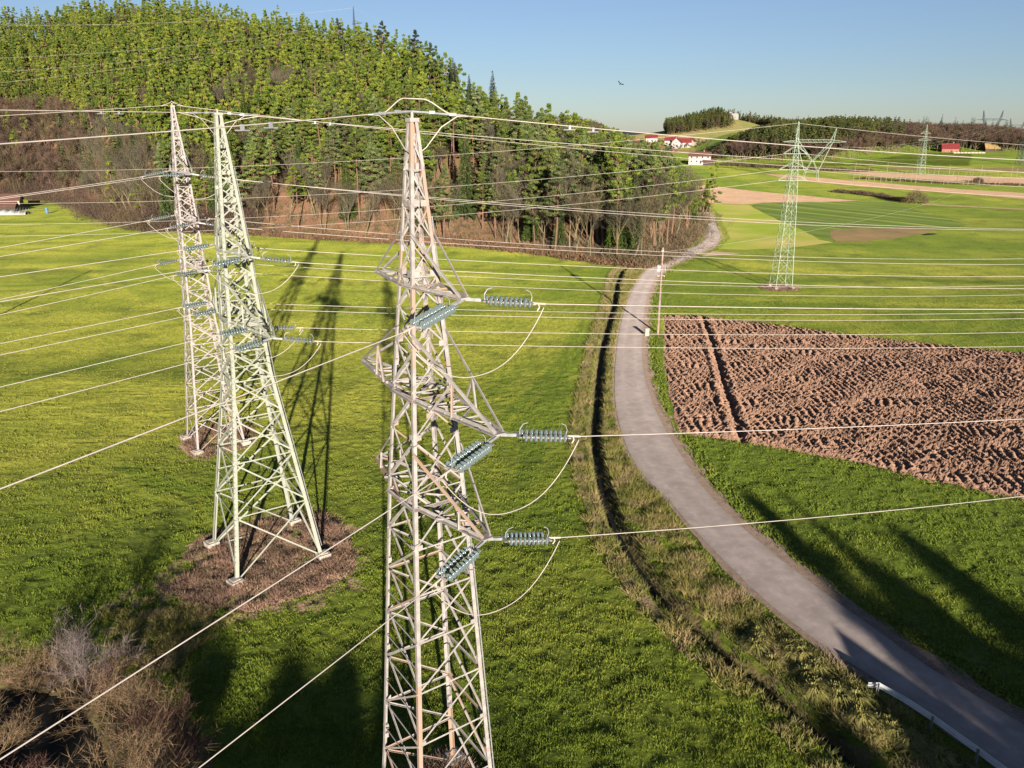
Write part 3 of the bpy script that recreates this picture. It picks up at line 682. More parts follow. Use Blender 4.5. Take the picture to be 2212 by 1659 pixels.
# ---- hill forest
cand = []
y = 150.
while y < 640:
    sp = 4.35+max(0, y-230)*.0035
    x = -0.80*y
    while x < .262*y:
        jx = x+rnd(-.45, .45)*sp; jy = y+rnd(-.45, .45)*sp; b = jx/jy
        t = float(hill_t(b, jy))
        px = 1106+1736*b
        if .0 < t < 1.10 and b < .258: cand.append((jx, jy, b, t, px))
        x += sp
    y += sp*.92
kinds = {'pine': [], 'bare': [], 'spruce': []}
for (x, y, b, t, px) in cand:
    z = float(hill_z(np.array(x), np.array(y))); u = random.random()
    d_edge = y-float(np.interp(b, eb, ey))
    if px < 330 and t < .46-.0008*max(0, px) and d_edge > 0:
        n = vnoise(np.array(x), np.array(y), .03, 77)
        k = 'bare' if u < .86 else ('pine' if u < .90 else ('spruce' if u < .94 else None))
    elif px > 1050:
        k = ('bare' if u < .26 else 'pine' if u < .60 else 'spruce' if u < .68 else None) if d_edge < 30 else ('bare' if u < .22 else 'pine' if u < .85 else 'spruce' if u < .92 else None)
    elif d_edge < 24: k = 'bare' if u < .20 else 'pine' if u < .50 else 'spruce' if u < .55 else None
    elif d_edge < 40: k = 'bare' if u < .16 else 'pine' if u < .62 else 'spruce' if u < .70 else None
    else: k = (('pine' if u < .93 else 'bare' if u < .945 else 'spruce' if u < .99 else None) if float(vnoise(np.array(x), np.array(y), .045, 88)) < .80 else ('bare' if u < .5 else 'pine' if u < .75 else None))
    if k: kinds[k].append((math.hypot(x, y), x, y, z, px, t, d_edge))
def vis(c): return -40 < c[4] < 2300
info = {
 'pine': [(lambda c: c[4] < 420, 'tall green pine standing in the wood behind the two left pylons'), (lambda c: c[4] < 1000, 'sunlit pine with a reddish trunk on the slope left of the near pylon'), (lambda c: True, 'pine with a high green crown at the right end of the hill wood')],
 'bare': [(lambda c: c[4] < 300, 'dark brown leafless tree at the left end of the wood'), (lambda c: c[4] < 1000, 'leafless greyish tree at the foot of the hill behind the left pylons'), (lambda c: True, 'leafless tree with a pale trunk at the right end of the wood')],
 'spruce': [(lambda c: c[4] < 1000, 'dark green conical spruce among the hill trees'), (lambda c: True, 'dark green spruce among bare trees at the right end of the wood')]}
rest = {'pine': [], 'bare': [], 'spruce': []}
for k, L in kinds.items():
    L.sort(); n = 0
    for c in L:
        d, x, y, z, px, t, de = c
        hc = cap_h(x, y, z)/18.5
        if hc < .42 or (abs(px-1003) < 34 and y < 240): continue
        if vis(c) and n < (292 if k == 'pine' else 285 if k == 'bare' else 60):
            n += 1
            lab = [l for f, l in info[k] if f(c)][0]
            if k == 'pine':
                s = min(rnd(.72, 1.2)*(1.12 if de < 45 else 1), hc); plant('pine_tree', random.choice(PM), (x, y, z-.2), s, lab, 'pine', 'pines of the hill wood', s*rnd(.92, 1.12))
            elif k == 'bare':
                s = min(rnd(.75, 1.1)*(1.15 if px > 1020 else .95 if px > 300 else .85), hc); plant('bare_tree', random.choice(BMs), (x, y, z-.2), s, lab, 'tree', 'leafless trees of the hill wood', s*rnd(.9, 1.15))
            else:
                s = min(rnd(.55, .9), hc*.78); plant('spruce_tree', random.choice(SM), (x, y, z-.2), s, lab, 'spruce', 'spruces of the hill wood')
        else:
            if -120 < px < 1600: rest[k].append((x, y, z, t, min(1.15, hc)))
P_ = [(random.randrange(4), x, y, z-.3, rnd(.75, 1.2), rnd(.62, 1.05)*h_) for (x, y, z, t, h_) in rest['pine']]
merge('pine_forest', PINE_FAR, P_, M['bark_pine'], M['needle_far'], 'dense pine forest covering the upper slope of the hill')
P_ = [(random.randrange(4), x, y, z-.3, rnd(.8, 1.1), rnd(.8, 1.0)*h_) for (x, y, z, t, h_) in rest['bare']]
if P_: merge('bare_woodland', BARE_FAR, P_, M['bark_grey'], M['twig_far'], 'brown leafless woodland scattered through the hill forest')
P_ = [(random.randrange(2), x, y, z-.3, rnd(.6, .8), rnd(.6, .8)*h_) for (x, y, z, t, h_) in rest['spruce']]
if P_: merge('spruce_forest', SPR_FAR, P_, M['bark_grey'], M['needle_spruce'], 'dark spruces scattered high on the hill')

# ---- trees that stand out: (pixel x, pixel y of top, pixel y of base or None = on the ridge)
def tall(name, meshes, px, ytop, dist, label, cat, H0, wid=1.0, zb=None):
    b = bear(px, ytop); x = b*dist; z = float(hill_z(np.array(x), np.array(dist))) if zb is None else zb
    zt = CH+ratio(ytop)*dist; s = (zt-z)/H0
    o = empty(name, (x, dist, z-.3), label, cat, None, rz=rnd(0, 6.28)); o.scale = (s*wid, s*wid, s)
    link('trunk', meshes[0], o); link('crown', meshes[1], o); return o
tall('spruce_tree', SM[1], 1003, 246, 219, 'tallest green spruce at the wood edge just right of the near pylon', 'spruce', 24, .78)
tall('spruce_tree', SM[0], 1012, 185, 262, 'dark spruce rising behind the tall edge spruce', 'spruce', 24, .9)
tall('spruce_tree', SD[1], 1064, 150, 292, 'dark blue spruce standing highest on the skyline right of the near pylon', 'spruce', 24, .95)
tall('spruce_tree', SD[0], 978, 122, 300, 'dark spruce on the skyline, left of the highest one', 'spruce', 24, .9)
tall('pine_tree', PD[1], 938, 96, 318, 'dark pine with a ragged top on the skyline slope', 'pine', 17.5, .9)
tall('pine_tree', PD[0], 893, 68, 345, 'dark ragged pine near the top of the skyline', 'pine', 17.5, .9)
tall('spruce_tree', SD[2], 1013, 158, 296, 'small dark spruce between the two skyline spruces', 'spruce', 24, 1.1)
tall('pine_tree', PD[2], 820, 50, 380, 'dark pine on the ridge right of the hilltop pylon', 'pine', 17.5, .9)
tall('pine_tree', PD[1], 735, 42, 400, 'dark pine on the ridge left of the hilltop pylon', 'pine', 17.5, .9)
tall('pine_tree', PM[3], 1125, 222, 250, 'broad green pine leaning out on the ridge right of the skyline spruces', 'pine', 17.5, 1.1)
tall('pine_tree', PM[0], 1180, 228, 262, 'round topped green pine on the descending ridge', 'pine', 17.5, 1.0)
tall('pine_tree', PM[2], 1258, 250, 255, 'green pine above the right end of the wood', 'pine', 17.5, 1.2)
tall('bare_tree', BMs[1], 1236, 330, 190, 'large leafless oak at the wood edge above the lane', 'tree', 17, 1.0)
tall('bare_tree', BMs[3], 1310, 345, 192, 'broad leafless tree near the end of the wood', 'tree', 17, 1.1)
tall('bare_tree', BMs[0], 1385, 340, 196, 'leafless tree beside the last bushes of the wood', 'tree', 17, 1.1)
tall('bare_tree', BMs[2], 1440, 345, 212, 'last big leafless tree at the right tip of the wood', 'tree', 17, 1.0)
tall('spruce_tree', SM[2], 1415, 320, 235, 'green spruce among the last leafless trees', 'spruce', 24, 1.0)
tall('pine_tree', PM[1], 1345, 320, 245, 'green pine behind the last leafless trees', 'pine', 17.5, 1.0)
tall('bare_tree', BMs[4], 1506, 396, 262, 'thin leafless tree beside the bend of the lane', 'tree', 17, .55, 0)
tall('bare_tree', BMs[4], 790, 330, 224, 'slender leafless tree with a pale trunk at the forest foot', 'tree', 17, 1.0)
for i in range(24):      # more leafless trees standing on the very edge of the wood
    pxx = 560+i*38+rnd(-14, 14); b = bear(pxx, 500); yy = float(np.interp(b, eb, ey))+rnd(0, 9)
    s = rnd(.8, 1.12); z = float(hill_z(np.array(b*yy), np.array(yy)))
    plant('bare_tree', random.choice(BMs), (b*yy, yy, max(z, 0)-.2), s, 'leafless tree in the front row along the meadow edge', 'tree', 'front row of leafless trees', s*rnd(.9, 1.15)) if not 985 < pxx < 1025 and i % 2 == 0 else None

# ---- undergrowth along the wood edge, one tangled mass
def scrub(name, pts, n, hmin, hmax, rad, material, label, twl=.8, twr=.03, zf=None, cat=None):
    rs = np.random.default_rng(len(name)+n); m = len(pts); tr = []; ti = []
    idx = rs.integers(0, m-1, n); f = rs.random(n)
    P = np.array([[p[0], p[1]] for p in pts]); C = P[idx]*(1-f)[:, None]+P[idx+1]*f[:, None]
    C = C+rs.normal(0, 1, (n, 2))*rad
    hh = rs.uniform(hmin, hmax, n)*(.5+vnoise(C[:, 0], C[:, 1], .3, 9))
    zz = zf(C[:, 0], C[:, 1]) if zf is not None else np.zeros(n)
    k = 7
    for j in range(k):
        base = np.stack([C[:, 0]+rs.normal(0, .5, n), C[:, 1]+rs.normal(0, .5, n), zz+hh*rs.uniform(0, .8, n)], 1)
        d = rs.normal(size=(n, 3))*[.6, .6, .4]+[0, 0, .7]; d /= np.linalg.norm(d, axis=1)[:, None]
        a = np.cross(d, rs.normal(size=(n, 3))); a /= np.linalg.norm(a, axis=1)[:, None]
        l = (twl*rs.uniform(.5, 1.3, n))[:, None]; w = twr*rs.uniform(.7, 1.5, (n, 1))
        tr.append(np.stack([base-a*w, base+a*w, base+d*l], 1)); ti.append(np.clip(rs.normal(.5, .3, n), 0, 1))
    me = soup_mesh(name, np.concatenate(tr), material, tint=np.concatenate(ti))
    return tag(link(name, me), label, cat, kind='stuff')
hzf = lambda x, y: np.maximum(hill_z(x, y), 0)-.1
ep = [(b*y, y) for b, y in zip(eb, ey) if b > -.75]
ep_in = [(b*(y+9), y+9) for b, y in zip(eb, ey) if b > -.75]
scrub('undergrowth', ep[2:], 10000, .4, 1.5, 1.1, M['bramble'], 'brown bramble thicket along the foot of the hill wood', 1.0, .07, hzf)
scrub('undergrowth', ep_in[3:], 2600, .6, 2.0, 5.0, M['twig'], 'thin brushwood between the trunks of the hill wood', 1.8, .035, hzf)
ep_r = [(p.x, p.y) for p in GP([(1330, 566), (1392, 572), (1440, 542), (1492, 502), (1508, 470)])]
scrub('undergrowth', ep_r, 5200, .8, 3.0, 2.0, M['hedge'], 'dense reddish bushes at the end of the wood by the lane', 1.2, .07, hzf)
ep_l = [(b*(y+3), y+3) for b, y in zip(eb, ey) if -.75 < b < -.3]
scrub('undergrowth', ep_l, 8000, 1.5, 6.0, 4.0, M['twig_far'], 'dark brown brushwood at the left end of the wood', 2.2, .05, hzf)

# ---- distant woods: read as masses
def wood_places(n, xr, yr, fz, cond=lambda x, y: True, nk=4, s=(.85, 1.15), off=-.5):
    out = []
    for _ in range(n):
        y = rnd(*yr); b = rnd(*xr); x = b*y
        if cond(x, y):
            z = float(fz(np.array(x), np.array(y)))+off; sz = rnd(*s); h_ = cap_h(x, y, z)/18.5 if y < 1000 else 9
            if h_ > .3: out.append((random.randrange(nk), x, y, z, rnd(*s), min(sz, h_*rnd(.9, 1.05))))
    return out
def wr_front(b): return 578+112*min(1, max(0, (b-.40)/.12))
pl = wood_places(1100, (.245, .50), (575, 800), wood_rise, lambda x, y: y > wr_front(x/y)+rnd(0, 30) and random.random() < 1.15-1.1*max(0, (x/y-.40)/.1), s=(.95, 1.3))
merge('far_wood', PINE_FAR, pl, M['bark_pine'], M['needle_mid'], 'mixed pine wood on the rise behind the right hand fields')
pl = wood_places(420, (.25, .45), (575, 700), wood_rise, lambda x, y: wr_front(x/y) < y < wr_front(x/y)+40)+wood_places(1000, (.42, .68), (640, 800), wood_rise, lambda x, y: y > wr_front(x/y))
merge('far_wood', BARE_FAR, pl, M['bark_grey'], M['twig_far'], 'brown leafless wood on the rise behind the farm')
pl = wood_places(70, (.30, .62), (700, 800), wood_rise, nk=2, s=(.6, 1.0))
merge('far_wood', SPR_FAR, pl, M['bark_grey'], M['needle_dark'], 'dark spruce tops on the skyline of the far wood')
def ch_cond(x, y):
    u, v = x-CHX, y-CHY
    meadow = (u > -16 and u < 50 and v < -5) and not (u < 0 and v > -20)
    return (v > 6 or (u < -14 and v > -95) or (u > 50 and v > -110)) and not meadow and not (-8 < u < 30 and v < 25)
pl = wood_places(2600, (.19, .36), (1110, 1330), church_hill, ch_cond, s=(.8, 1.05))
merge('church_wood', PINE_FAR, pl[:1400], M['bark_pine'], M['needle_mid'], 'dark pine wood covering the church hill')
merge('church_wood', BARE_FAR, pl[1400:1900], M['bark_grey'], M['twig_far'], 'brown leafless wood on the flank of the church hill')
pl = wood_places(700, (.06, .215), (640, 780), back_ridge, s=(.7, 1.0))
merge('back_wood', BARE_FAR, pl[:int(len(pl)*.8)], M['bark_grey'], M['twig_far'], 'brown leafless wood behind the end of the hill')
merge('back_wood', PINE_FAR, pl[int(len(pl)*.8):], M['bark_pine'], M['needle_far'], 'scattered pines behind the end of the hill')
pl = []
for i in range(150):
    y = rnd(700, 900) if i % 3 else rnd(575, 640); b = rnd(.165, .262) if i % 3 else rnd(.238, .262); pl.append((i % 4, b*y, y, Hy(y)-.5, rnd(.3, .55), rnd(.28, .5)))
merge('village_trees', BARE_FAR, pl, M['bark_grey'], M['twig_far'], 'leafless garden trees and hedges around the red roofed village')
# a few countable trees in the middle distance
for (px, yt, d, mset, H0, w, lab) in [(1566, 312, 560, PM[1], 17.5, 1.1, 'round green pine beside the white farmhouse'), (1447, 305, 470, PD[0], 17.5, .9, 'dark pine in front of the red roofed village'), (1420, 300, 470, SD[0], 24, .9, 'dark spruce left of the white farmhouse'), (1540, 330, 590, BMs[0], 17, .9, 'leafless tree behind the white farmhouse')]:
    x = bear(px, yt)*d; tall('spruce_tree' if 'spruce' in lab else 'bare_tree' if 'leafless' in lab else 'pine_tree', mset, px, yt, d, lab, 'tree', H0, w, Hy(d)-.2)
# round bush and low hedge in the fields
def round_bush(px, py, dia, h, label, seed):
    g = G(px, py); rs = np.random.default_rng(seed); n = 1400
    u = rs.normal(size=(n, 3)); u /= np.linalg.norm(u, axis=1)[:, None]; u[:, 2] = np.abs(u[:, 2])
    pos = u*rs.uniform(.3, 1, (n, 1))**.5*np.array([dia/2, dia/2, h])*(.85+.3*rs.random((n, 1)))
    d = u+rs.normal(0, .3, (n, 3)); d /= np.linalg.norm(d, axis=1)[:, None]; a = np.cross(d, rs.normal(size=(n, 3))); a /= np.linalg.norm(a, axis=1)[:, None]
    tr = np.stack([pos-a*.06, pos+a*.06, pos+d*dia*.14], 1)
    st = []
    for i in range(14):
        th = rs.uniform(0, 6.3); st += tube_tris((0, 0, 0), (math.cos(th)*dia*.3, math.sin(th)*dia*.3, h*.7), .09, .03, 4)
    o = empty('round_bush', (g.x, g.y, g.z-.1), label, 'bush'); link('stem', soup_mesh('bush stems', np.array(st), M['bark_grey']), o)
    link('crown', soup_mesh('bush crown', tr, M['hedge'], tint=rs.random(n)), o)
round_bush(1978, 439, 9.5, 5.2, 'large round leafless bush in the middle of the right hand fields', 5)
round_bush(2112, 394, 6, 2.6, 'small round bush left of the field poles', 6)
hp = [(p.x, p.y) for p in GP([(1806, 415), (1850, 419), (1900, 425), (1960, 436)])]
scrub('hedge', hp, 3500, .5, 1.7, 1.0, M['hedge'], 'low dark brown hedge strip running to the round bush', .9, .08, lambda x, y: np.interp(y, HKX, HKZ))
hp = [(p.x, p.y) for p in GP([(1560, 357), (1650, 361), (1760, 368), (1880, 371)])]
scrub('hedge', hp, 3500, .5, 2.6, 1.5, M['hedge'], 'thin brown hedge line below the far wood', 1.2, .1, lambda x, y: np.interp(y, HKX, HKZ))
hp = [(p.x, p.y) for p in GP([(1860, 386), (1960, 392), (2060, 397), (2230, 401)])]
scrub('hedge', hp, 3500, .3, 1.0, 1.2, M['hedge'], 'dry brown grass strip below the row of poles', .6, .1, lambda x, y: np.interp(y, HKX, HKZ))

# ------------------------------------------------------------------ lattice pylons
ARM = R(-55.56)
def lattice_tower(pos, az, prof, arms, steel, label, legw, brw, kfac=.95, feet=True, arm_h=1.9, single_below=0, ladder=None, name='lattice_pylon', rust=.35, bolts=False, peak=None, parts=True, zbase=0, minp=.75):
    root = empty(name, (pos[0], pos[1], zbase), label, 'pylon', None, rz=az)
    pz = [p[0] for p in prof]; pw = [p[1] for p in prof]; top = pz[-1]
    W = lambda z: float(np.interp(z, pz, pw))
    cor = [(1, 1), (-1, 1), (-1, -1), (1, -1)]
    P = lambda k, z: Vector((cor[k][0]*W(z)/2, cor[k][1]*W(z)/2, z))
    rs = random.Random(int(top*100)+int(pos[0]*7))
    tt = lambda: rs.random()*1.0 if rs.random() < rust else rs.random()*.35
    for k in range(4):
        mb = MB(); sx, sy = cor[k]
        zs = sorted(set([0.0]+pz+[top*i/7 for i in range(1, 7)])); zs = [z for z in zs if z <= top]
        for i in range(len(zs)-1):
            w = legw*(1-.35*zs[i]/top)
            mb.angle(P(k, zs[i]), P(k, zs[i+1]), w, Vector((-sx, 0, 0)), Vector((0, -sy, 0)), t=w*.11, tint=tt())
            if i: mb.box(P(k, zs[i])+Vector((-sx*w*.5, -sy*w*.5, 0)), (w*1.06, w*1.06, .22), 0, 0, tt())  # splice plates
        if bolts and k == 3:
            z = 1.5
            while z < top-2: mb.tube([P(k, z), P(k, z)+Vector((sx*.16, 0, 0))], .012, 5); z += .35
        mb.build('leg', steel, root)
        if feet:
            f = MB(); s = .62 if legw > .12 else .5
            s *= 1.35; f.box(P(k, 0)+Vector((0, 0, .08)), (s, s, .56), .08*k); f.box(P(k, 0)+Vector((0, 0, .39)), (s*.62, s*.62, .08), .08*k)
            f.build('footing', M['concrete'], root)
    # panel heights
    lv = [0.0]; z = 0
    for a in arms: pass
    while z < top-.5:
        z += max(minp, (kfac if z >= single_below else .74)*W(z)); lv.append(min(z, top))
    if top-lv[-2] < .5: lv.pop(-2)
    for fc in range(4):
        k0, k1 = fc, (fc+1) % 4; mb = MB()
        nrm = (P(k0, 0)+P(k1, 0)); nrm.z = 0; nrm = -nrm.normalized()
        for i in range(len(lv)-1):
            a, b = lv[i], lv[i+1]; w = brw*(1 if a < top*.55 else .8 if a < top*.8 else .6)
            inw = nrm*legw*.5
            A0, A1, B0, B1 = P(k0, a)+inw*.3, P(k1, a)+inw*.3, P(k0, b)+inw*.3, P(k1, b)+inw*.3
            u = (P(k1, 0)-P(k0, 0)).normalized()
            if a < single_below and fc != 2:
                mb.angle(A0, B1, w, Vector((0, 0, 1)), nrm, tint=tt()); mb.angle(A0, A1, w, Vector((0, 0, 1)), nrm, tint=tt())
            else:
                mb.angle(A0, B1, w, Vector((0, 0, 1)), nrm, tint=tt()); mb.angle(A1+nrm*w*1.1, B0+nrm*w*1.1, w, Vector((0, 0, 1)), nrm, tint=tt())
                if W(a) > 1.9 or i % 3 == 0: mb.angle(A0, A1, w*.8, Vector((0, 0, 1)), nrm, tint=tt())
                if W(a) > 2.6 and i > 0:
                    c = (A0+A1+B0+B1)/4; mb.angle(A0.lerp(B0, .5), c, w*.6, Vector((0, 0, 1)), nrm, tint=tt()); mb.angle(A1.lerp(B1, .5), c, w*.6, Vector((0, 0, 1)), nrm, tint=tt())
            if legw > .1 and i % 2 == 0:
                for kk, sg in ((k0, 1), (k1, -1)):
                    mb.box(P(kk, a)+u*sg*legw*1.3+nrm*.01+Vector((0, 0, .12)), (.2 if abs(u.x) > .5 else .014, .014 if abs(u.x) > .5 else .2, .2), 0, 0, tt())
        mb.build('bracing', steel, root)
    for (za, L0, L1, h, chord) in arms:
        w2 = W(za)/2; wt = W(za+h)/2
        for sgn, L in ((-1, L0), (1, L1)):
            if L <= w2+.1: continue
            mb = MB(); tip = Vector((sgn*L, 0, za))
            for sy in (-1, 1):
                c0 = Vector((sgn*w2, sy*w2, za)); t0 = Vector((sgn*wt, sy*wt, za+h)); te = tip+Vector((0, sy*.11, 0))
                mb.angle(c0-Vector((sgn*w2, 0, 0)), te, chord, Vector((0, sy, 0)), Vector((0, 0, 1)), tint=tt())
                mb.angle(t0, te+Vector((0, 0, .06)), chord*.6, Vector((0, sy, 0)), Vector((0, 0, 1)), tint=tt())
                n = max(2, int((L-w2)/.9))
                for i in range(1, n):
                    f = i/n; a = c0.lerp(te, f); b = t0.lerp(te, f)
                    if (b-a).length > .25 and h > .8 and i % 2 == 0: mb.angle(a, b, chord*.45, Vector((0, sy, 0)), tint=tt())
                    if i % 2 == 1 and i+1 < n and L > 4.5: mb.angle(a, t0.lerp(te, (i+1)/n), chord*.45, Vector((0, sy, 0)), tint=tt())
            n = max(3, int((L-w2)/.8))
            for i in range(0, n):
                f = i/n; f2 = (i+1)/n; y0 = w2*(1-f)+.11*f; y1 = w2*(1-f2)+.11*f2; x0 = sgn*(w2*(1-f)+L*f); x1 = sgn*(w2*(1-f2)+L*f2)
                mb.angle(Vector((x0, -y0, za+.02)), Vector((x0, y0, za+.02)), chord*.45, Vector((1, 0, 0)), Vector((0, 0, 1)), tint=tt())
                if y0 > .2: mb.angle(Vector((x0, -y0 if i % 2 else y0, za+.03)), Vector((x1, y1 if i % 2 else -y1, za+.03)), chord*.45, Vector((1, 0, 0)), Vector((0, 0, 1)), tint=tt())
            mb.box(tip+Vector((-sgn*.05, 0, .04)), (.34, .34, .05), 0, 0, .3)
            mb.build('crossarm', steel, root)
        # diaphragm inside the body at this level
        mb = MB(); q = [P(k, za) for k in range(4)]
        for k in range(4): mb.angle(q[k], q[(k+1) % 4], chord*.7, Vector((0, 0, 1)), tint=tt())
        mb.angle(q[0], q[2], chord*.5, tint=tt()); mb.angle(q[1]+Vector((0, 0, .1)), q[3]+Vector((0, 0, .1)), chord*.5, tint=tt())
        mb.build('diaphragm', steel, root)
    if ladder is not None:
        mb = MB(); k = ladder; sx, sy = cor[k]; off = Vector((-sx*.16, sy*.14, 0)); off2 = Vector((-sx*.52, sy*.14, 0))
        for o in (off, off2): mb.tube([P(k, .8)+o, P(k, 13)+o, P(k, top-3)+o*.8], .025, 5)
        z = 1.0
        while z < top-3.2: mb.tube([P(k, z)+off, P(k, z)+off2], .014, 4); z += .32
        mb.build('ladder', M['galv'], root)
    mb = MB()
    mb.box((0, 0, top+.04), (W(top)*1.25, W(top)*1.25, .12), 0, 0, .2); mb.tube([(0, 0, top), (0, 0, top+.3)], .05, 8)
    mb.build('peak_plate', steel, root)
    return root

T3, T2p, T1, TD = (-3.21, 26.0), (-17.3, 47.6), (-28.4, 67.9), (51.5, 145.0)
t3 = lattice_tower(T3, ARM, [(0, 3.75), (3.6, 3.3), (15.2, 2.15), (19.2, 1.62), (23.1, 1.06), (27, .50), (28.4, .27)],
    [(23.1, 3.1, 3.0, 1.75, .12), (19.2, 4.9, 4.97, 2.3, .14), (15.2, 4.0, 4.17, 2.1, .14)], M['steel_rust'],
    'nearest lattice pylon, pinkish grey steel with rust orange patches, in the middle of the picture', .17, .075, .95, single_below=13.5, ladder=0, rust=.4, minp=1.15)
sg = MB(); sg.box((1.05, -1.66, 2.75), (.32, .015, .42), 0); sg.build('warning_plate', M['yellow'], t3)
t2 = lattice_tower(T2p, ARM, [(0, 6.0), (13.6, 2.5), (21.2, 1.62), (29.1, .40)],
    [(21.2, 3.6, 3.6, 1.7, .14), (16.9, 6.3, 6.3, 2.5, .17)], M['steel_green'],
    'tall pale green lattice pylon standing in a patch of brown bracken', .24, .10, .72, bolts=True, rust=.1, ladder=0)
bx = MB(); bx.box((0, -1.2, 12.9), (.9, .06, .9), 0); bx.box((0, -1.16, 12.9), (.55, .06, .5), 0); bx.build('gusset_plate', M['steel_green'], t2)
t1 = lattice_tower(T1, ARM, [(0, 4.4), (12, 2.3), (20.5, 1.5), (24.9, 1.1), (30.2, .28)],
    [(24.9, 4.0, 4.0, 1.6, .12), (21.0, 4.0, 4.0, 1.6, .12), (17.0, 3.8, 3.8, 1.6, .12)], M['steel_pink'],
    'pinkish white lattice pylon farthest to the left, behind the pale green one', .17, .08, .68, rust=.12)
td = lattice_tower(TD, R(4), [(0, 3.3), (18, 1.7), (30.0, .22)],
    [(24.6, 2.2, 2.2, 1.2, .09), (21.8, 2.7, 2.7, 1.2, .09), (19.9, 2.7, 2.7, 1.2, .09)], M['steel_far'],
    'slim green lattice pylon standing alone in the right hand fields', .11, .045, .95, rust=.1)
lattice_tower((bear(1986, 375)*492, 492), R(20), [(0, 4.6), (18, 2.2), (29, .3)], [(24, 4, 4, 1.4, .14), (20, 5, 5, 1.4, .14)], M['steel_far'],
    'faint green lattice pylon in front of the leafless wood, left of the red roofed house', .2, .12, .8, zbase=Hy(492), rust=.1, feet=False)
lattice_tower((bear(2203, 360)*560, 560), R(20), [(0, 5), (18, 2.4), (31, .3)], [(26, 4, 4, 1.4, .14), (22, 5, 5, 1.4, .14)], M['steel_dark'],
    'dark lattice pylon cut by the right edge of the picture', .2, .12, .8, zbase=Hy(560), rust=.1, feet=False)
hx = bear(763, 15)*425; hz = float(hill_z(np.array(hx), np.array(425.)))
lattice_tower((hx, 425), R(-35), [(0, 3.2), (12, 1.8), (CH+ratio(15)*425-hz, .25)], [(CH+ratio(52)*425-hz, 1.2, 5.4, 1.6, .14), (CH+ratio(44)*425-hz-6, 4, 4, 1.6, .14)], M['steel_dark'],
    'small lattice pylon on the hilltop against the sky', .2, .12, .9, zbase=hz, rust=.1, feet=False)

def vee_pylon(pos, z0, az, H, label, steel, r=.10):
    """wide pylon: four legs to a waist, two raking masts, lattice crossbeam and two peaks"""
    root = empty('crossbeam_pylon', (pos[0], pos[1], z0), label, 'pylon', None, rz=az)
    wz, bz = H*.40, H*.74; hw = H*.34
    def lat(a, b, wa, wb, n, nm):
        mb = MB(); a, b = Vector(a), Vector(b); d = (b-a).normalized(); u = Vector((0, 1, 0)); v = d.cross(u).normalized()
        cs = [(1, 1), (1, -1), (-1, -1), (-1, 1)]
        pt = lambda c, f: a.lerp(b, f)+(u*c[0]+v*c[1])*((wa*(1-f)+wb*f)/2)
        for c in cs: mb.tube([pt(c, 0), pt(c, 1)], r, 4)
        for i in range(n):
            for j in range(4):
                c, e = cs[j], cs[(j+1) % 4]
                mb.tube([pt(c, i/n), pt(e, (i+1)/n)] if i % 2 else [pt(e, i/n), pt(c, (i+1)/n)], r*.6, 3)
        return mb.build(nm, steel, root)
    bw = H*.145
    for s in (-1, 1):
        for sy in (-1, 1):
            mb = MB(); mb.tube([(s*bw, sy*bw*.6, 0), (s*bw*.85, sy*bw*.45, H*.17), (s*.3, sy*.5, wz)], r*1.2, 4); mb.build('leg', steel, root)
        lat((s*.4, 0, wz), (s*hw*.93, 0, bz), .5, 1.5, 8, 'raking_mast')
        lat((s*bw*.85, 0, H*.17), (s*hw*1.0, 0, bz), .15, .25, 4, 'strut')
        lat((s*hw*.95, 0, bz), (s*hw*1.12, 0, H), 1.7, .2, 4, 'peak')
        lat((s*hw*.95, 0, bz+.6), (s*hw*1.75, 0, bz+.3), 1.4, .15, 5, 'arm_end')
    lat((-hw, 0, bz+.7), (hw, 0, bz+.7), 1.5, 1.5, 14, 'crossbeam')
    mb = MB(); mb.tube([(-bw*.85, 0, H*.17), (bw*.85, 0, H*.17)], r, 4); mb.tube([(-bw*.85, 0, H*.17), (0, 0, H*.2), (bw*.85, 0, H*.17)], r*.8, 4); mb.build('tie_beam', steel, root)
    return root
g = G(1750, 391)
vee_pylon((g.x, g.y), g.z, R(-8), 28.5, 'green crossbeam pylon behind the slim pylon in the right hand fields', M['steel_far'])
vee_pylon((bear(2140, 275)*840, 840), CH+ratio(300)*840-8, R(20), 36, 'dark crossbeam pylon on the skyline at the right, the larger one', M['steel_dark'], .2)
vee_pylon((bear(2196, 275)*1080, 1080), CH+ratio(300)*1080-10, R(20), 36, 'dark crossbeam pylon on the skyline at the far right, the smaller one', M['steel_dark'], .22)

# ------------------------------------------------------------------ insulator strings, conductors, jumpers
def disc_mesh():
    mb = MB()
    mb.lathe([(0, .0), (.0, .035), (.055, .045), (.06, .06)], 8, (0, 0, 0), (1, 0, 0), 1)
    mb.lathe([(.045, .05), (.06, .10), (.085, .138), (.11, .142), (.10, .12), (.08, .06), (.09, .03), (.155, .022)], 14, (0, 0, 0), (1, 0, 0), 0)
    return mb.mesh('insulator disc', [M['glass_disc'], M['disc_cap']], True)
DISC = disc_mesh()
def row_mesh(n):
    mb = MB()
    for i in range(n):
        x = i*.165
        mb.lathe([(x, 0), (x, .04), (x+.06, .05)], 6, (0, 0, 0), (1, 0, 0), 1); mb.lathe([(x+.045, .05), (x+.09, .142), (x+.11, .142), (x+.09, .05), (x+.165, .022)], 9, (0, 0, 0), (1, 0, 0), 0)
    return mb.mesh('insulator row', [M['glass_disc'], M['disc_cap']], True)
ROW = row_mesh(9)
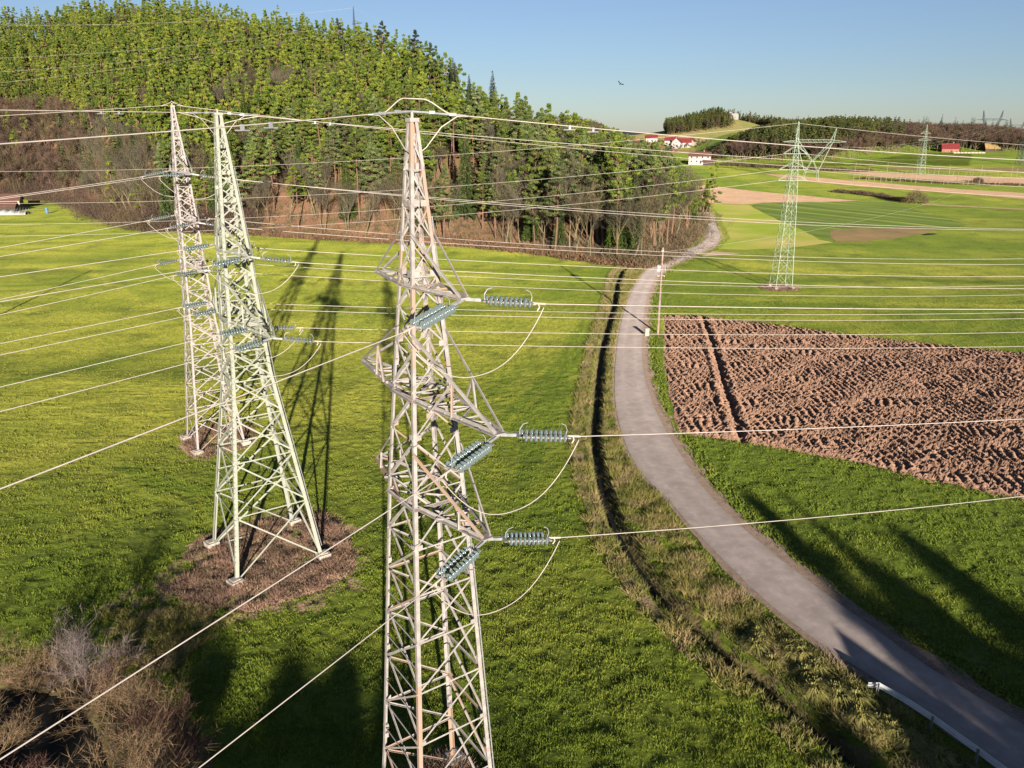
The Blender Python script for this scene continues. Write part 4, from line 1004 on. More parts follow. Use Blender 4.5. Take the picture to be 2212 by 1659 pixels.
def yoke_mesh():
    mb = MB()
    for sy in (-.04, .04): mb.box((.28, sy, 0), (.52, .012, .09))
    for x in (.1, .28, .46): mb.tube([(x, -.06, 0), (x, .06, 0)], .02, 6)
    mb.tube([(-.02, 0, 0), (.08, 0, 0)], .03, 6); mb.box((.6, 0, 0), (.1, .5, .02))
    return mb.mesh('yoke', M['galv'])
def clamp_mesh():
    mb = MB(); mb.box((2.28, 0, 0), (.1, .46, .02)); mb.tube([(2.3, 0, 0), (2.75, 0, 0)], .034, 8); mb.tube([(2.5, 0, 0), (2.56, 0, -.12), (2.5, 0, -.24)], .026, 6)
    return mb.mesh('clamp', M['wire'])
def horn_mesh(x, s):
    mb = MB(); mb.tube([(x, 0, .02), (x-s*.02, 0, .2), (x+s*.06, 0, .36), (x+s*.22, 0, .42)], .014, 6); return mb.mesh('horn', M['galv'])
YOKE, CLAMP, HORN0, HORN1 = yoke_mesh(), clamp_mesh(), horn_mesh(.66, 1), horn_mesh(2.24, -1)
def string(A, E, label, detail, sep=.2):
    d = (E-A); yaw = math.atan2(d.y, d.x); pitch = -math.asin(max(-1, min(1, d.z/d.length)))
    o = empty('insulator_string', A, label, 'insulator', None); o.rotation_euler = (0, pitch, yaw)
    link('yoke_plate', YOKE, o); link('end_clamp', CLAMP, o)
    for h in (HORN0, HORN1): link('arcing_horn', h, o)
    for sy in (-sep, sep):
        if detail:
            for i in range(9): link('insulator_disc', DISC, o, (.70+i*.165, sy, 0))
        else: link('disc_row', ROW, o, (.70, sy, 0))
    return o
def cable(name, pts, r, label, cat='cable', n=5, group=None, m='wire'):
    mb = MB(); mb.tube(pts, r, n, cap=False); return tag(mb.build(name, M[m], None, True), label, cat, group)
WIRES = [('t3','R',0,28.7,20.3,0.40,12.13,26.84),('t3','R',3.0,23.1,19.1,0.34,6.28,2.69),('t3','R',4.97,19.2,19.3,0.42,7.87,5.17),('t3','R',4.17,15.2,21.6,0.51,13.95,21.23),
('t3','L',0,28.7,-125.4,0.40,13.47,32.64),('t3','L',3.0,23.1,-125.7,0.50,4.50,-0.17),('t3','L',4.97,19.2,-126.0,0.39,5.44,-0.11),('t3','L',4.17,15.2,-126.5,0.41,6.50,4.70),
('t2','R',0,29.2,18.7,0.40,5.57,-0.22),('t2','R',-3.6,21.2,18.8,0.46,6.56,-2.26),('t2','R',3.6,21.2,18.7,0.46,6.40,-2.67),('t2','R',-6.3,16.9,18.7,0.38,5.23,-5.74),('t2','R',-3.3,16.9,18.8,0.28,5.13,-6.44),('t2','R',3.3,16.9,19.0,0.22,5.47,-5.25),('t2','R',6.3,16.9,18.5,0.43,5.40,-6.23),
('t2','L',0,29.2,-134.0,0.40,2.03,6.13),('t2','L',-3.6,21.2,-134.4,0.23,4.66,7.80),('t2','L',3.6,21.2,-134.4,0.25,4.92,7.21),('t2','L',-6.3,16.9,-134.8,0.12,4.90,7.27),('t2','L',-3.3,16.9,-134.9,0.09,4.90,7.11),('t2','L',3.3,16.9,-135.2,0.02,5.27,6.21),('t2','L',6.3,16.9,-134.4,0.31,5.19,6.61),
('t1','R',0,30.3,19.7,0.40,5.68,-5.59),('t1','R',-4,24.9,18.5,0.57,5.47,-7.80),('t1','R',4,24.9,19.0,0.37,7.67,-1.66),('t1','R',-4,21,18.8,0.39,7.16,-4.75),('t1','R',4,21,18.6,0.47,6.22,-5.71),('t1','R',-3.8,17,18.7,0.39,6.35,-5.77),('t1','R',3.8,17,18.8,0.32,6.25,-5.92),
('t1','L',0,30.3,-136.0,0.40,6.43,3.73),('t1','L',-4,24.9,-136.0,0.47,7.45,1.31),('t1','L',4,24.9,-136.3,0.06,7.32,1.32),('t1','L',-4,21,-136.1,0.34,7.50,1.18),('t1','L',4,21,-136.2,0.28,6.53,3.39),('t1','L',-3.8,17,-136.1,0.29,7.62,0.89),('t1','L',3.8,17,-136.5,0.16,7.30,1.47)]
TPOS = {'t3': T3, 't2': T2p, 't1': T1}; TN = {'t3': 'nearest rusty pylon', 't2': 'pale green pylon', 't1': 'far left pinkish pylon'}
RAD = {'t3': .017, 't2': .020, 't1': .022}
LVN = {('t3', 23.1): 'top arm', ('t3', 19.2): 'middle arm', ('t3', 15.2): 'lowest arm', ('t2', 21.2): 'upper arm', ('t2', 16.9): 'lower arm', ('t1', 24.9): 'top arm', ('t1', 21): 'middle arm', ('t1', 17): 'lowest arm'}
ends = {}
for (tw, side, L, z, azd, drop, sag, dz) in WIRES:
    C = TPOS[tw]; a = R(azd); A = Vector((C[0]+L*math.cos(ARM), C[1]+L*math.sin(ARM), z)); dirn = Vector((math.cos(a), math.sin(a), 0))
    sd = 'right' if side == 'R' else 'left'
    if L == 0: E = A+dirn*.35
    else:
        E = A+dirn*2.7+Vector((0, 0, -drop))
        tipn = LVN[(tw, z)]; pos = 'near end' if L > 0 else 'far end'
        if abs(L) == 3.3: pos = 'inner near side' if L > 0 else 'inner far side'
        if L == 3: pos = 'tip'
        if tw == 't3': pos = 'tip'
        string(A+dirn*.02, E, 'insulator string pulling %s from the %s of the %s, %s' % (sd, pos, tipn, TN[tw]), tw in ('t3', 't2'))
    ends[(tw, side, L, z)] = E
    n = 72; pts = []
    for i in range(n+1):
        t = (i/n)**1.6; pts.append(E+dirn*(t*250)+Vector((0, 0, dz*t-4*sag*t*(1-t))))
    if L == 0: lab = 'earth wire running %s from the peak of %s' % (sd, TN[tw])
    else: lab = 'conductor running %s from %s of the %s, %s' % (sd, pos, tipn, TN[tw])
    cable('power_line', pts, RAD[tw] if L else RAD[tw]*.95, lab)
for (tw, side, L, z), E in list(ends.items()):
    if side == 'R' and L != 0:
        F = ends[(tw, 'L', L, z)]; D = 1.75 if tw == 't3' else 1.6; pts = []
        for i in range(33):
            t = i/32; s = abs(2*t-1); pts.append(E.lerp(F, t)+Vector((0, 0, -.12-D*(1-s**2.3))))
        tipn = LVN[(tw, z)]; pos = ('near' if L > 0 else 'far')+(' inner' if abs(L) == 3.3 else '')
        cable('jumper_cable', pts, RAD[tw]*.9, 'slack jumper loop under %s side of the %s, %s' % (pos, tipn, TN[tw]), n=6)
# fittings of the earth wires at the peaks: tension rods, bridging loop over the top, armour clamps
for tw, z in (('t3', 28.7), ('t2', 29.2), ('t1', 30.3)):
    C = TPOS[tw]; top = Vector((C[0], C[1], z)); er = ends[(tw, 'R', 0, z)]; el = ends[(tw, 'L', 0, z)]
    dr = (er-top).normalized(); dl_ = (el-top).normalized(); hh = .38 if tw == 't3' else -.75 if tw == 't2' else .35; wl = 1.05 if tw == 't3' else 2.0 if tw == 't2' else .6
    wr = [w for w in WIRES if w[0] == tw and w[2] == 0]
    def on(side, s):
        w = [w for w in wr if w[1] == side][0]; t = s/250; dv = dr if side == 'R' else dl_
        return (er if side == 'R' else el)+dv*s+Vector((0, 0, w[7]*t-4*w[6]*t*(1-t)))
    pts = []
    for i in range(49):
        t = i/48; p = on('R', wl).lerp(on('L', wl), t); ppk = top+Vector((0, 0, hh)); k = (1-abs(2*t-1)**1.7) if tw != 't3' else (.5+.5*math.cos(math.pi*abs(2*t-1)))
        pts.append(p*(1-k)+Vector((ppk.x, ppk.y, ppk.z))*k if tw != 't3' else on('R', wl*(1-2*t) if t < .5 else 0).lerp(on('L', wl*(2*t-1) if t > .5 else 0), 0 if t < .5 else 1)+Vector((0, 0, hh*k)))
    cable('bridging_loop', pts, .022, 'cable loop bridging the peak of '+TN[tw], n=6)
    if tw != 't1':
        for side, dv in (('R', dr), ('L', dl_)):
            mb = MB(); mb.tube([top, on(side, 1.4)], .035, 8); mb.box(on(side, 1.0), (.25, .08, .09), math.atan2(dv.y, dv.x)); mb.box(on(side, .3), (.2, .1, .1), math.atan2(dv.y, dv.x))
            tag(mb.build('tension_rod', M['galv']), 'grey tension rod holding the %s hand earth wire at the peak of %s' % ('right' if side == 'R' else 'left', TN[tw]), 'rod')
            ss = (5.2, 6.1)
            for j, s in enumerate(ss):
                mb = MB(); p = on(side, s); mb.box(p+Vector((0, 0, -.05)), (.09, .07, .16), math.atan2(dv.y, dv.x)); mb.tube([p+Vector((0, 0, -.12))-dv*.22, p+Vector((0, 0, -.12))+dv*.22], .022, 6)
                tag(mb.build('vibration_damper', M['galv']), '%s small damper on the %s earth wire of %s' % ('inner' if j == 0 else 'outer', 'right' if side == 'R' else 'left', TN[tw]), 'damper')
            mb = MB(); p = on(side, 1.6); q_ = top+dv*.15+Vector((0, 0, -1.3))
            mb.tube([p, p.lerp(q_, .25)+Vector((0, 0, .28)), p.lerp(q_, .55)+Vector((0, 0, .30)), p.lerp(q_, .85)+Vector((0, 0, .0)), q_], .02, 6)
            tag(mb.build('bonding_cable', M['wire'], None, True), 'thin bonding cable curling down %s of the peak of %s' % ('right' if side == 'R' else 'left', TN[tw]), 'cable')
# the line of the slim distant pylon, running left across the wood
for i, (P0, sag, dz, az) in enumerate([((51.3, 145, 29.9), 5.77, -5.44, 176.41), ((49.49, 145, 24.58), 6.51, -4.84, 178.34), ((48.87, 145, 21.82), 7.09, -5.62, 178.81), ((48.9, 145, 19.93), 6.77, -6.97, 178.39)]):
    a = R(az); pts = [Vector(P0)+Vector((math.cos(a), math.sin(a), 0))*(260*k/60)+Vector((0, 0, dz*k/60-4*sag*(k/60)*(1-k/60))) for k in range(61)]
    nm = ['earth wire at the peak', 'top conductor', 'middle conductor', 'lowest conductor'][i]
    cable('power_line', pts, .03, nm+' of the slim distant pylon, running left past the wood', n=4)
    a = R(14); P1 = Vector((103-P0[0] if i else P0[0], 145, P0[2]))
    pts = [P1+Vector((math.cos(a), math.sin(a), 0))*(300*k/60)+Vector((0, 0, 2*k/60-4*7.5*(k/60)*(1-k/60))) for k in range(61)]
    cable('power_line', pts, .03, nm+' of the slim distant pylon, running off to the right', n=4)
# thin wires of the hilltop pylon
for i, (pa, pb, da, db) in enumerate([((763, 17), (-120, 52), 425, 330), ((750, 52), (-120, 129), 425, 300), ((763, 62), (-120, 162), 425, 290), ((775, 56), (-120, 190), 425, 280)]):
    A = V3(*pa, da); B_ = V3(*pb, db); pts = [A.lerp(B_, k/40)+Vector((0, 0, -4*3*(k/40)*(1-k/40))) for k in range(41)]
    cable('power_line', pts, .035, ['earth wire', 'upper conductor', 'middle conductor', 'lower conductor'][i]+' running left over the forest from the hilltop pylon', n=4)
for i, (pa, pb) in enumerate([((765, 17), (1420, 283)), ((783, 54), (1250, 262))]):
    A = V3(*pa, 425); B_ = V3(*pb, 700); pts = [A.lerp(B_, k/40)+Vector((0, 0, -4*7*(k/40)*(1-k/40))) for k in range(41)]
    cable('power_line', pts, .022, ['earth wire', 'conductor'][i]+' running right and down the sky from the hilltop pylon', n=4)
for i, dx in enumerate((-14, -1, 15)):
    A = Vector((g.x+dx, g.y, g.z+19)); B_ = Vector((g.x+330+dx, 800, 44)); pts = [A.lerp(B_, k/40)+Vector((0, 0, -4*10*(k/40)*(1-k/40))) for k in range(41)]
    cable('power_line', pts, .03, ['left', 'middle', 'right'][i]+' conductor between the crossbeam pylons', n=4)

# ------------------------------------------------------------------ service poles
def service_pole(px, py, H, label, box=True, pos=None):
    gq = pos or G(px, py); o = empty('utility_pole', (gq.x, gq.y, 0), label, 'utility pole', None, rz=R(-10))
    mb = MB(); mb.tube([(0, 0, -.1), (0, 0, H*.5), (0, 0, H)], [.19, .16, .125], 10); mb.build('pole', M['pole'], o)
    mb = MB(); mb.box((0, 0, H-.35), (.35, .3, .3)); mb.tube([(0, 0, H), (0, 0, H+.12)], .1, 8); mb.build('pole_cap', M['concrete'], o)
    if box:
        mb = MB()
        for x in (-.62, .5): mb.box((x, .1, H-2.9), (.07, .5, 1.05)); 
        mb.box((-.06, .1, H-2.42), (1.2, .07, .07)); mb.box((-.06, .1, H-3.38), (1.2, .07, .07)); mb.box((-.35, .12, H-2.9), (.45, .34, .8)); mb.build('switch_frame', M['galv'], o)
        mb = MB(); mb.tube([(-.6, 0, H-3.9), (.5, 0, H-3.9)], .04, 6)
        for x in (-.5, -.35, .4): mb.lathe([(0, .03), (.05, .11), (.12, .12), (.22, .05)], 8, (x, 0, H-4.1), (0, 0, 1))
        mb.build('insulator_bracket', M['concrete'], o)
        mb = MB(); mb.tube([(.1, -.16, H-4.4), (.13, -.19, 1.2)], .025, 5); mb.build('cable_duct', M['galv'], o)
        mb = MB(); mb.box((-1.9, -1.6, .55), (.55, .4, 1.1)); mb.box((-1.9, -1.6, 1.14), (.65, .5, .08))
        c = mb.build('cabinet', M['concrete'], None); c.location = (gq.x, gq.y, 0); tag(c, 'small grey cable cabinet at the foot of the tall pole by the lane', 'cabinet')
    return gq
pg = service_pole(1421, 720, 12.5, 'tall pale wooden pole with a switch frame beside the lane')
pg2 = service_pole(0, 0, 12.3, 'wooden pole standing outside the left edge, its shadow on the meadow', False, Vector((-80.5, 104, 0)))
A = Vector((pg.x, pg.y, 12.0)); B_ = Vector((-80.5, 104, 11.8))
for i, zo in enumerate((0, -.35)):
    pass
for i, (Bq, zb) in enumerate([((150, 260), 10.5), ((60, 62), 11.0)]):
    B_ = Vector((Bq[0], Bq[1], zb)); pts = [A.lerp(B_, k/30)+Vector((0, 0, -4*2.2*(k/30)*(1-k/30))) for k in range(31)]
    if i == 0: cable('power_line', pts, .02, 'thin service cable from the tall wooden pole over the far fields', n=4)

# ------------------------------------------------------------------ steel safety barrier, lower right
bp = GP([(1872, 1492), (1895, 1503), (1955, 1538), (2012, 1576), (2110, 1648), (2200, 1716), (2320, 1815)])
o = empty('guard_rail', (0, 0, 0), 'grey steel safety barrier along the lane in the lower right corner', 'barrier')
prof = [(-.17, 0), (-.13, .08), (-.07, .08), (-.02, 0), (.02, 0), (.07, .08), (.13, .08), (.17, 0)]
mb = MB(); rows = []
for i, p in enumerate(bp):
    a = bp[max(0, i-1)]; b = bp[min(len(bp)-1, i+1)]; t = Vector((b.x-a.x, b.y-a.y, 0)).normalized(); nrm = Vector((-t.y, t.x, 0))
    zz = .66 if i > 0 else .36
    rows.append([Vector((p.x, p.y, zz+pz_))+nrm*pn for pz_, pn in prof]+[Vector((p.x, p.y, zz+pz_))+nrm*(pn+.012) for pz_, pn in prof[::-1]])
n = len(rows[0]); vs = [v for r_ in rows for v in r_]; fs = []
for i in range(len(rows)-1):
    for k in range(n): k2 = (k+1) % n; fs.append((i*n+k, i*n+k2, (i+1)*n+k2, (i+1)*n+k))
M['rail'] = mat('bright zinc rail', (.52, .52, .52), (.42, .42, .43), scale=2, rough=.5); mb.add(vs, fs); mb.build('rail', M['rail'], o)
for i in (1, 3, 4, 5, 6):
    p = bp[i]; a = bp[i-1]; t = Vector((p.x-a.x, p.y-a.y, 0)).normalized(); nrm = Vector((-t.y, t.x, 0)); mb = MB(); ang = math.atan2(t.y, t.x)
    for s_ in (-1,):
        c = Vector((p.x, p.y, 0))-nrm*.09
        mb.box(c+Vector((0, 0, .25)), (.10, .012, 1.2), ang); mb.box(c+Vector((0, 0, .25))+t*.05-nrm*.03, (.012, .06, 1.2), ang); mb.box(c+Vector((0, 0, .25))-t*.05-nrm*.03, (.012, .06, 1.2), ang)
    mb.build('post', M['galv'], o)

# ------------------------------------------------------------------ buildings
def house(pos, z, rz, L, Wd, hw, hr, wall, roof, label, name='house', cat='house', over=.4, windows=True, chimney=True, floors=1, hip=False):
    o = empty(name, (pos[0], pos[1], z), label, cat, None, rz=rz)
    mb = MB(); x, y = L/2, Wd/2
    mb.add([(-x, -y, -1), (x, -y, -1), (x, y, -1), (-x, y, -1), (-x, -y, hw), (x, -y, hw), (x, y, hw), (-x, y, hw), (-x, 0, hw+hr), (x, 0, hw+hr)],
           [(0, 1, 5, 4), (2, 3, 7, 6), (1, 2, 6, 9, 5), (3, 0, 4, 8, 7)]); mb.build('wall', wall, o)
    mb = MB(); e = over; k = hr/y; t = .18; xe = x+e; ye = y+e; ze = hw-k*e+.02; hp = L*.18 if hip else 0
    for s in (-1, 1):
        mb.add([(-xe, s*ye, ze), (xe, s*ye, ze), (xe-hp, 0, hw+hr+.02), (-xe+hp, 0, hw+hr+.02), (-xe, s*ye, ze+t), (xe, s*ye, ze+t), (xe-hp, 0, hw+hr+t), (-xe+hp, 0, hw+hr+t)],
               [(0, 1, 2, 3), (4, 5, 6, 7), (0, 1, 5, 4), (1, 2, 6, 5), (3, 0, 4, 7)])
    rf = mb.build('roof', roof, o)
    if chimney:
        mb = MB(); mb.box((L*.18, Wd*.12, hw+hr+.3), (.7, .6, 1.7)); mb.box((L*.18, Wd*.12, hw+hr+1.2), (.85, .75, .12)); mb.build('chimney', M['brick'], rf)
    if windows:
        n = max(2, int(L/3.2))
        for fl in range(floors):
            zc = 1.5+fl*2.7
            for i in range(n):
                for s in (-1, 1):
                    xc = -x+(i+.5)*L/n; mb = MB(); mb.box((xc, s*(y+.02), zc), (1.05, .1, 1.25)); w = mb.build('window', M['white'], o)
                    mb = MB(); mb.box((xc, s*(y+.05), zc), (.85, .08, 1.05)); mb.build('pane', M['pane'], w)
        for s in (-1, 1):
            mb = MB(); mb.box((s*(x+.02), 0, hw+.2), (.1, .9, 1.1)); w = mb.build('window', M['white'], o); mb = MB(); mb.box((s*(x+.05), 0, hw+.2), (.08, .7, .9)); mb.build('pane', M['pane'], w)
        mb = MB(); mb.box((x*.1, -(y+.03), 1.0), (1.0, .1, 2.0)); mb.build('door', M['wood_dark'], o)
    return o
def at(px, py, d): return (bear(px, py)*d, d)
def zat(py, d): return CH+ratio(py)*d
house(at(1511, 352, 560), zat(353, 560), R(-14), 15, 8.5, 5.0, 2.6, M['white'], M['roof_brown'], 'large white farmhouse with a brown roof at the end of the wood', floors=2)
house(at(1530, 355, 556), zat(354, 556), R(-10), 7, 4, 2.2, 1.2, M['wood_dark'], M['roof_brown'], 'low dark shed beside the white farmhouse', 'shed', 'shed', windows=False, chimney=False)
house(at(1462, 315, 760), zat(319, 760), R(70), 12, 9, 4.5, 4, M['white'], M['roof_red'], 'white village house with a red gable roof, nearest the front', floors=1)
house(at(1478, 312, 780), zat(317, 780), R(-10), 13, 9, 4.0, 3.8, M['white'], M['roof_red'], 'white village house with a long red roof')
house(at(1449, 309, 800), zat(313, 800), R(-12), 12, 9, 4.2, 3.6, M['white'], M['roof_red'], 'white house with red roof at the left of the village')
house(at(1494, 310, 830), zat(315, 830), R(60), 11, 8, 4.2, 3.6, M['cream'], M['roof_brown'], 'cream house with brown roof at the right of the village')
house(at(1407, 303, 760), zat(307, 760), R(-5), 11, 8, 3.6, 2.8, M['white'], M['roof_red'], 'small white house standing alone left of the village')
house(at(1332, 327, 560), zat(330, 560), R(-15), 9, 7, 3.6, 2.8, M['white'], M['roof_red'], 'house half hidden behind the tops of the wood')
house(at(2051, 326, 690), zat(330, 690), R(-20), 13, 9, 3.4, 4.2, M['brick'], M['roof_red'], 'brick house with a bright red roof in front of the far wood', floors=1)
house(at(2136, 325, 700), zat(328, 700), R(8), 13, 8, 3.4, 3.6, M['wood_dark'], M['roof_thatch'], 'dark timber barn with a yellow straw roof', 'barn', 'barn', windows=False, chimney=False, hip=True, over=1.0)
# hay rack and wall next to the red roofed house
mb = MB(); 
for i in range(9): mb.box((0+i*3.0, 0, .8), (2.6, 1.2, 1.6+(.3 if i % 2 else 0)), 0, 0, .4)
w_ = mb.build('low_wall', M['cream']); w_.location = (*at(2062, 332, 672), zat(333, 672)); tag(w_, 'low pale wall in front of the red roofed house', 'wall')
# church
cx, cy = at(1586, 266, 1200); cz = float(church_hill(np.array(cx), np.array(cy)))
ch = empty('church', (cx, cy, cz), 'small white church with a square tower on the hilltop', 'church', None, rz=R(-35)); ch.scale = (.68, .68, .78)
mb = MB(); x, y, hw, hr = 7.0, 4.0, 6.0, 4.2
mb.add([(-x, -y, -2), (x, -y, -2), (x, y, -2), (-x, y, -2), (-x, -y, hw), (x, -y, hw), (x, y, hw), (-x, y, hw), (-x, 0, hw+hr), (x, 0, hw+hr)], [(0, 1, 5, 4), (2, 3, 7, 6), (1, 2, 6, 9, 5), (3, 0, 4, 8, 7)]); mb.build('nave', M['white'], ch)
mb = MB()
for s in (-1, 1): mb.add([(-x-.3, s*(y+.3), hw-.25), (x+.3, s*(y+.3), hw-.25), (x+.3, 0, hw+hr+.1), (-x-.3, 0, hw+hr+.1), (-x-.3, s*(y+.3), hw), (x+.3, s*(y+.3), hw), (x+.3, 0, hw+hr+.35), (-x-.3, 0, hw+hr+.35)], [(0, 1, 2, 3), (4, 5, 6, 7), (0, 1, 5, 4), (1, 2, 6, 5), (3, 0, 4, 7)])
mb.build('roof', M['white'], ch)
mb = MB(); mb.box((-x-2.2, 0, 6), (4.4, 4.6, 16)); mb.build('tower', M['white'], ch)
mb = MB(); mb.add([(-x-4.5, -2.4, 14.02), (-x+.1, -2.4, 14.02), (-x+.1, 2.4, 14.02), (-x-4.5, 2.4, 14.02), (-x-2.2, 0, 16.5)], [(0, 1, 4), (1, 2, 4), (2, 3, 4), (3, 0, 4), (3, 2, 1, 0)]); mb.build('tower_roof', M['roof_brown'], ch)
for xx in (-3.5, 0, 3.5):
    mb = MB(); mb.box((xx, -4.03, 3.4), (.8, .1, 1.8)); mb.build('window', M['pane'], ch)

# huts, polytunnel, barrel and wood pile at the left edge
hb = G(20, 455)
house((hb.x-6, hb.y+8), -.2, R(20), 11, 7, 3.6, 2.2, M['cream'], M['roof_brown'], 'garden hut with a dark brown roof at the left edge', 'hut', 'hut', chimney=False)
house((hb.x+1.5, hb.y-3), -.2, R(20), 6, 4.5, 2.4, 1.2, M['wood_dark'], M['roof_brown'], 'small dark shed in front of the garden hut', 'shed', 'shed', windows=False, chimney=False)
mb = MB()
for r_ in range(5):
    for c in range(14): mb.tube([(c*.32, 0, .2+r_*.3), (c*.32, .9, .2+r_*.3)], .15, 6, 0, rnd(0, 1))
w_ = mb.build('firewood_stack', M['wood_pale']); gq = G(62, 441); w_.location = (gq.x, gq.y, -.05); w_.rotation_euler = (0, 0, R(15)); tag(w_, 'stack of cut firewood next to the garden hut', 'firewood')
gq = G(28, 463); o = empty('polytunnel', (gq.x, gq.y, 0), 'collapsed pale plastic tunnel in front of the garden hut', 'greenhouse', None, rz=R(12))
mb = MB(); n = 12; m_ = 14; vs = []
for i in range(m_+1):
    for k in range(n+1):
        th = math.pi*k/n; s = 1-.35*abs(math.sin(i*.9)); vs.append((-5+i*10/m_, -2.3*math.cos(th), max(0, 2.3*math.sin(th)*s*(1-.5*(i/m_)))))
fs = [(i*(n+1)+k, i*(n+1)+k+1, (i+1)*(n+1)+k+1, (i+1)*(n+1)+k) for i in range(m_) for k in range(n)]
mb.add(vs, fs); mb.build('cover', M['plastic_white'], o)
mb = MB()
for i in range(6):
    xx = 1.2+i*.95; mb.tube([(xx, -2.4*math.cos(math.pi*k/10), 2.4*math.sin(math.pi*k/10)) for k in range(11)], .05, 5)
mb.build('hoop_frame', M['galv'], o)
gq = G(102, 461); o = empty('barrel', (gq.x, gq.y, 0), 'upright blue plastic barrel on the lawn near the huts', 'barrel')
mb = MB(); mb.lathe([(0, 0), (0, .5), (.1, .55), (.9, .55), (1.0, .5), (1.75, .55), (1.9, .45), (1.95, 0)], 14, (0, 0, 0), (0, 0, 1)); mb.build('body', M['blue'], o, True)
mb = MB(); mb.lathe([(1.93, .0), (1.94, .42), (2.02, .42), (2.04, 0)], 14, (0, 0, 0), (0, 0, 1)); mb.build('lid', M['yellow'], o)
for i, (px, py, hh) in enumerate([(221, 458, 3.2), (206, 462, 1.1)]):
    gq = G(px, py); mb = MB(); rs_ = random.Random(i)
    if i == 0:
        for k in range(4): mb.box((k*.45, rs_.uniform(-.3, .3), hh*.5), (.28, .12, hh), rs_.uniform(-.4, .4))
        oo = mb.build('plank_pile', M['pole']); lab = 'pale planks leaning upright at the wood edge on the left'
    else:
        for k in range(16): mb.tube([(k*.7-3, rs_.uniform(-.6, .6), .25), (k*.7-1.2, rs_.uniform(-.6, .6), .35)], .22, 6)
        oo = mb.build('log_pile', M['pole']); lab = 'low pile of logs beside the leaning planks'
    oo.location = (gq.x, gq.y, -.05); tag(oo, lab, 'wood pile')

# thin poles of the young tree row in the fields
for i in range(34):
    px = 1845+i*11.2+rnd(-3, 3); pb = 388+(px-1845)*.028+rnd(-2, 6); gq = G(px, pb); hh = rnd(5.0, 8.5) if i % 6 else 10.5
    mb = MB(); dx = rnd(-.9, .9); mb.tube([(0, 0, 0), (dx*.5, rnd(-.2, .2), hh*.55), (dx, 0, hh)], [.13, .11, .06], 5)
    for k in range(3):
        z = hh*rnd(.55, .95); mb.tube([(dx*z/hh, 0, z), (dx*z/hh+rnd(-.9, .9), rnd(-.5, .5), z+rnd(.6, 1.4))], .04, 4)
    o = mb.build('thin_pole', M['pole']); o.location = (gq.x, gq.y, gq.z-.1); tag(o, 'thin pale stake in the long row across the right hand fields', 'stake', 'stakes of the row across the fields')
gq = G(1365, 590)
mb = MB(); mb.lathe([(0, .42), (0, .5), (1.2, .5), (1.2, .42), (0, .42)], 16, (0, 0, 0), (1, 0, 0)); o = mb.build('culvert_pipe', M['concrete']); o.location = (G(1368, 573).x-.4, G(1368, 573).y, -.35); tag(o, 'concrete culvert mouth at the head of the ditch', 'culvert')
# board on a post in front of the far wood
gx, gy = at(2216-4, 0, 1)[0], 0
bx_, by_ = at(1930+0, 338, 660); o = empty('hunting_hide', (bx_, by_, zat(345, 660)), 'small pale raised hide at the edge of the far wood', 'hide')
mb = MB(); mb.box((0, 0, 4.2), (2.0, 2.0, 2.2)); mb.build('cabin', M['cream'], o)
mb = MB(); mb.add([(-1.3, -1.3, 5.31), (1.3, -1.3, 5.31), (1.3, 1.3, 5.7), (-1.3, 1.3, 5.7), (-1.3, -1.3, 5.45), (1.3, -1.3, 5.45), (1.3, 1.3, 5.84), (-1.3, 1.3, 5.84)], [(0, 1, 2, 3), (4, 5, 6, 7), (0, 1, 5, 4), (1, 2, 6, 5), (2, 3, 7, 6), (3, 0, 4, 7)]); mb.build('roof', M['wood_dark'], o)
for sx in (-1, 1):
    for sy in (-1, 1): mb = MB(); mb.tube([(sx*1.2, sy*1.2, -.3), (sx*.9, sy*.9, 3.1)], .1, 5); mb.build('leg', M['wood_dark'], o)

# bird in flight
bd = V3(1340, 181, 120); o = empty('bird', bd, 'small black bird flying in the clear sky', 'bird', None, rz=R(70)); o.rotation_euler = (R(35), R(-25), R(70)); o.scale = (.95, .95, .95)
mb = MB(); prof = [(-.28, .015), (-.18, .05), (-.05, .085), (.08, .08), (.17, .05), (.22, .05), (.27, .04), (.30, .015), (.36, .004)]
mb.lathe(prof, 10, (0, 0, 0), (1, 0, 0))
mb.add([(-.24, -.03, .01), (-.24, .03, .01), (-.46, .09, .0), (-.46, -.09, .0), (-.24, 0, -.015), (-.44, 0, -.012)], [(0, 1, 2, 3), (0, 3, 5, 4), (1, 4, 5, 2)])
mb.build('body', M['feather'], o, True)
for s in (-1, 1):
    mb = MB(); a = [(.12, s*.06, .02), (.16, s*.25, .14), (.06, s*.52, .20), (-.12, s*.50, .17), (-.14, s*.24, .10), (-.08, s*.06, .02)]
    mb.add([Vector(p) for p in a]+[Vector(p)-Vector((0, 0, .014)) for p in a], [(0, 1, 4, 5), (1, 2, 3, 4), (11, 10, 7, 6), (10, 9, 8, 7)]+[(i, (i+1) % 6, (i+1) % 6+6, i+6) for i in range(6)]); mb.build('wing', M['feather'], o)

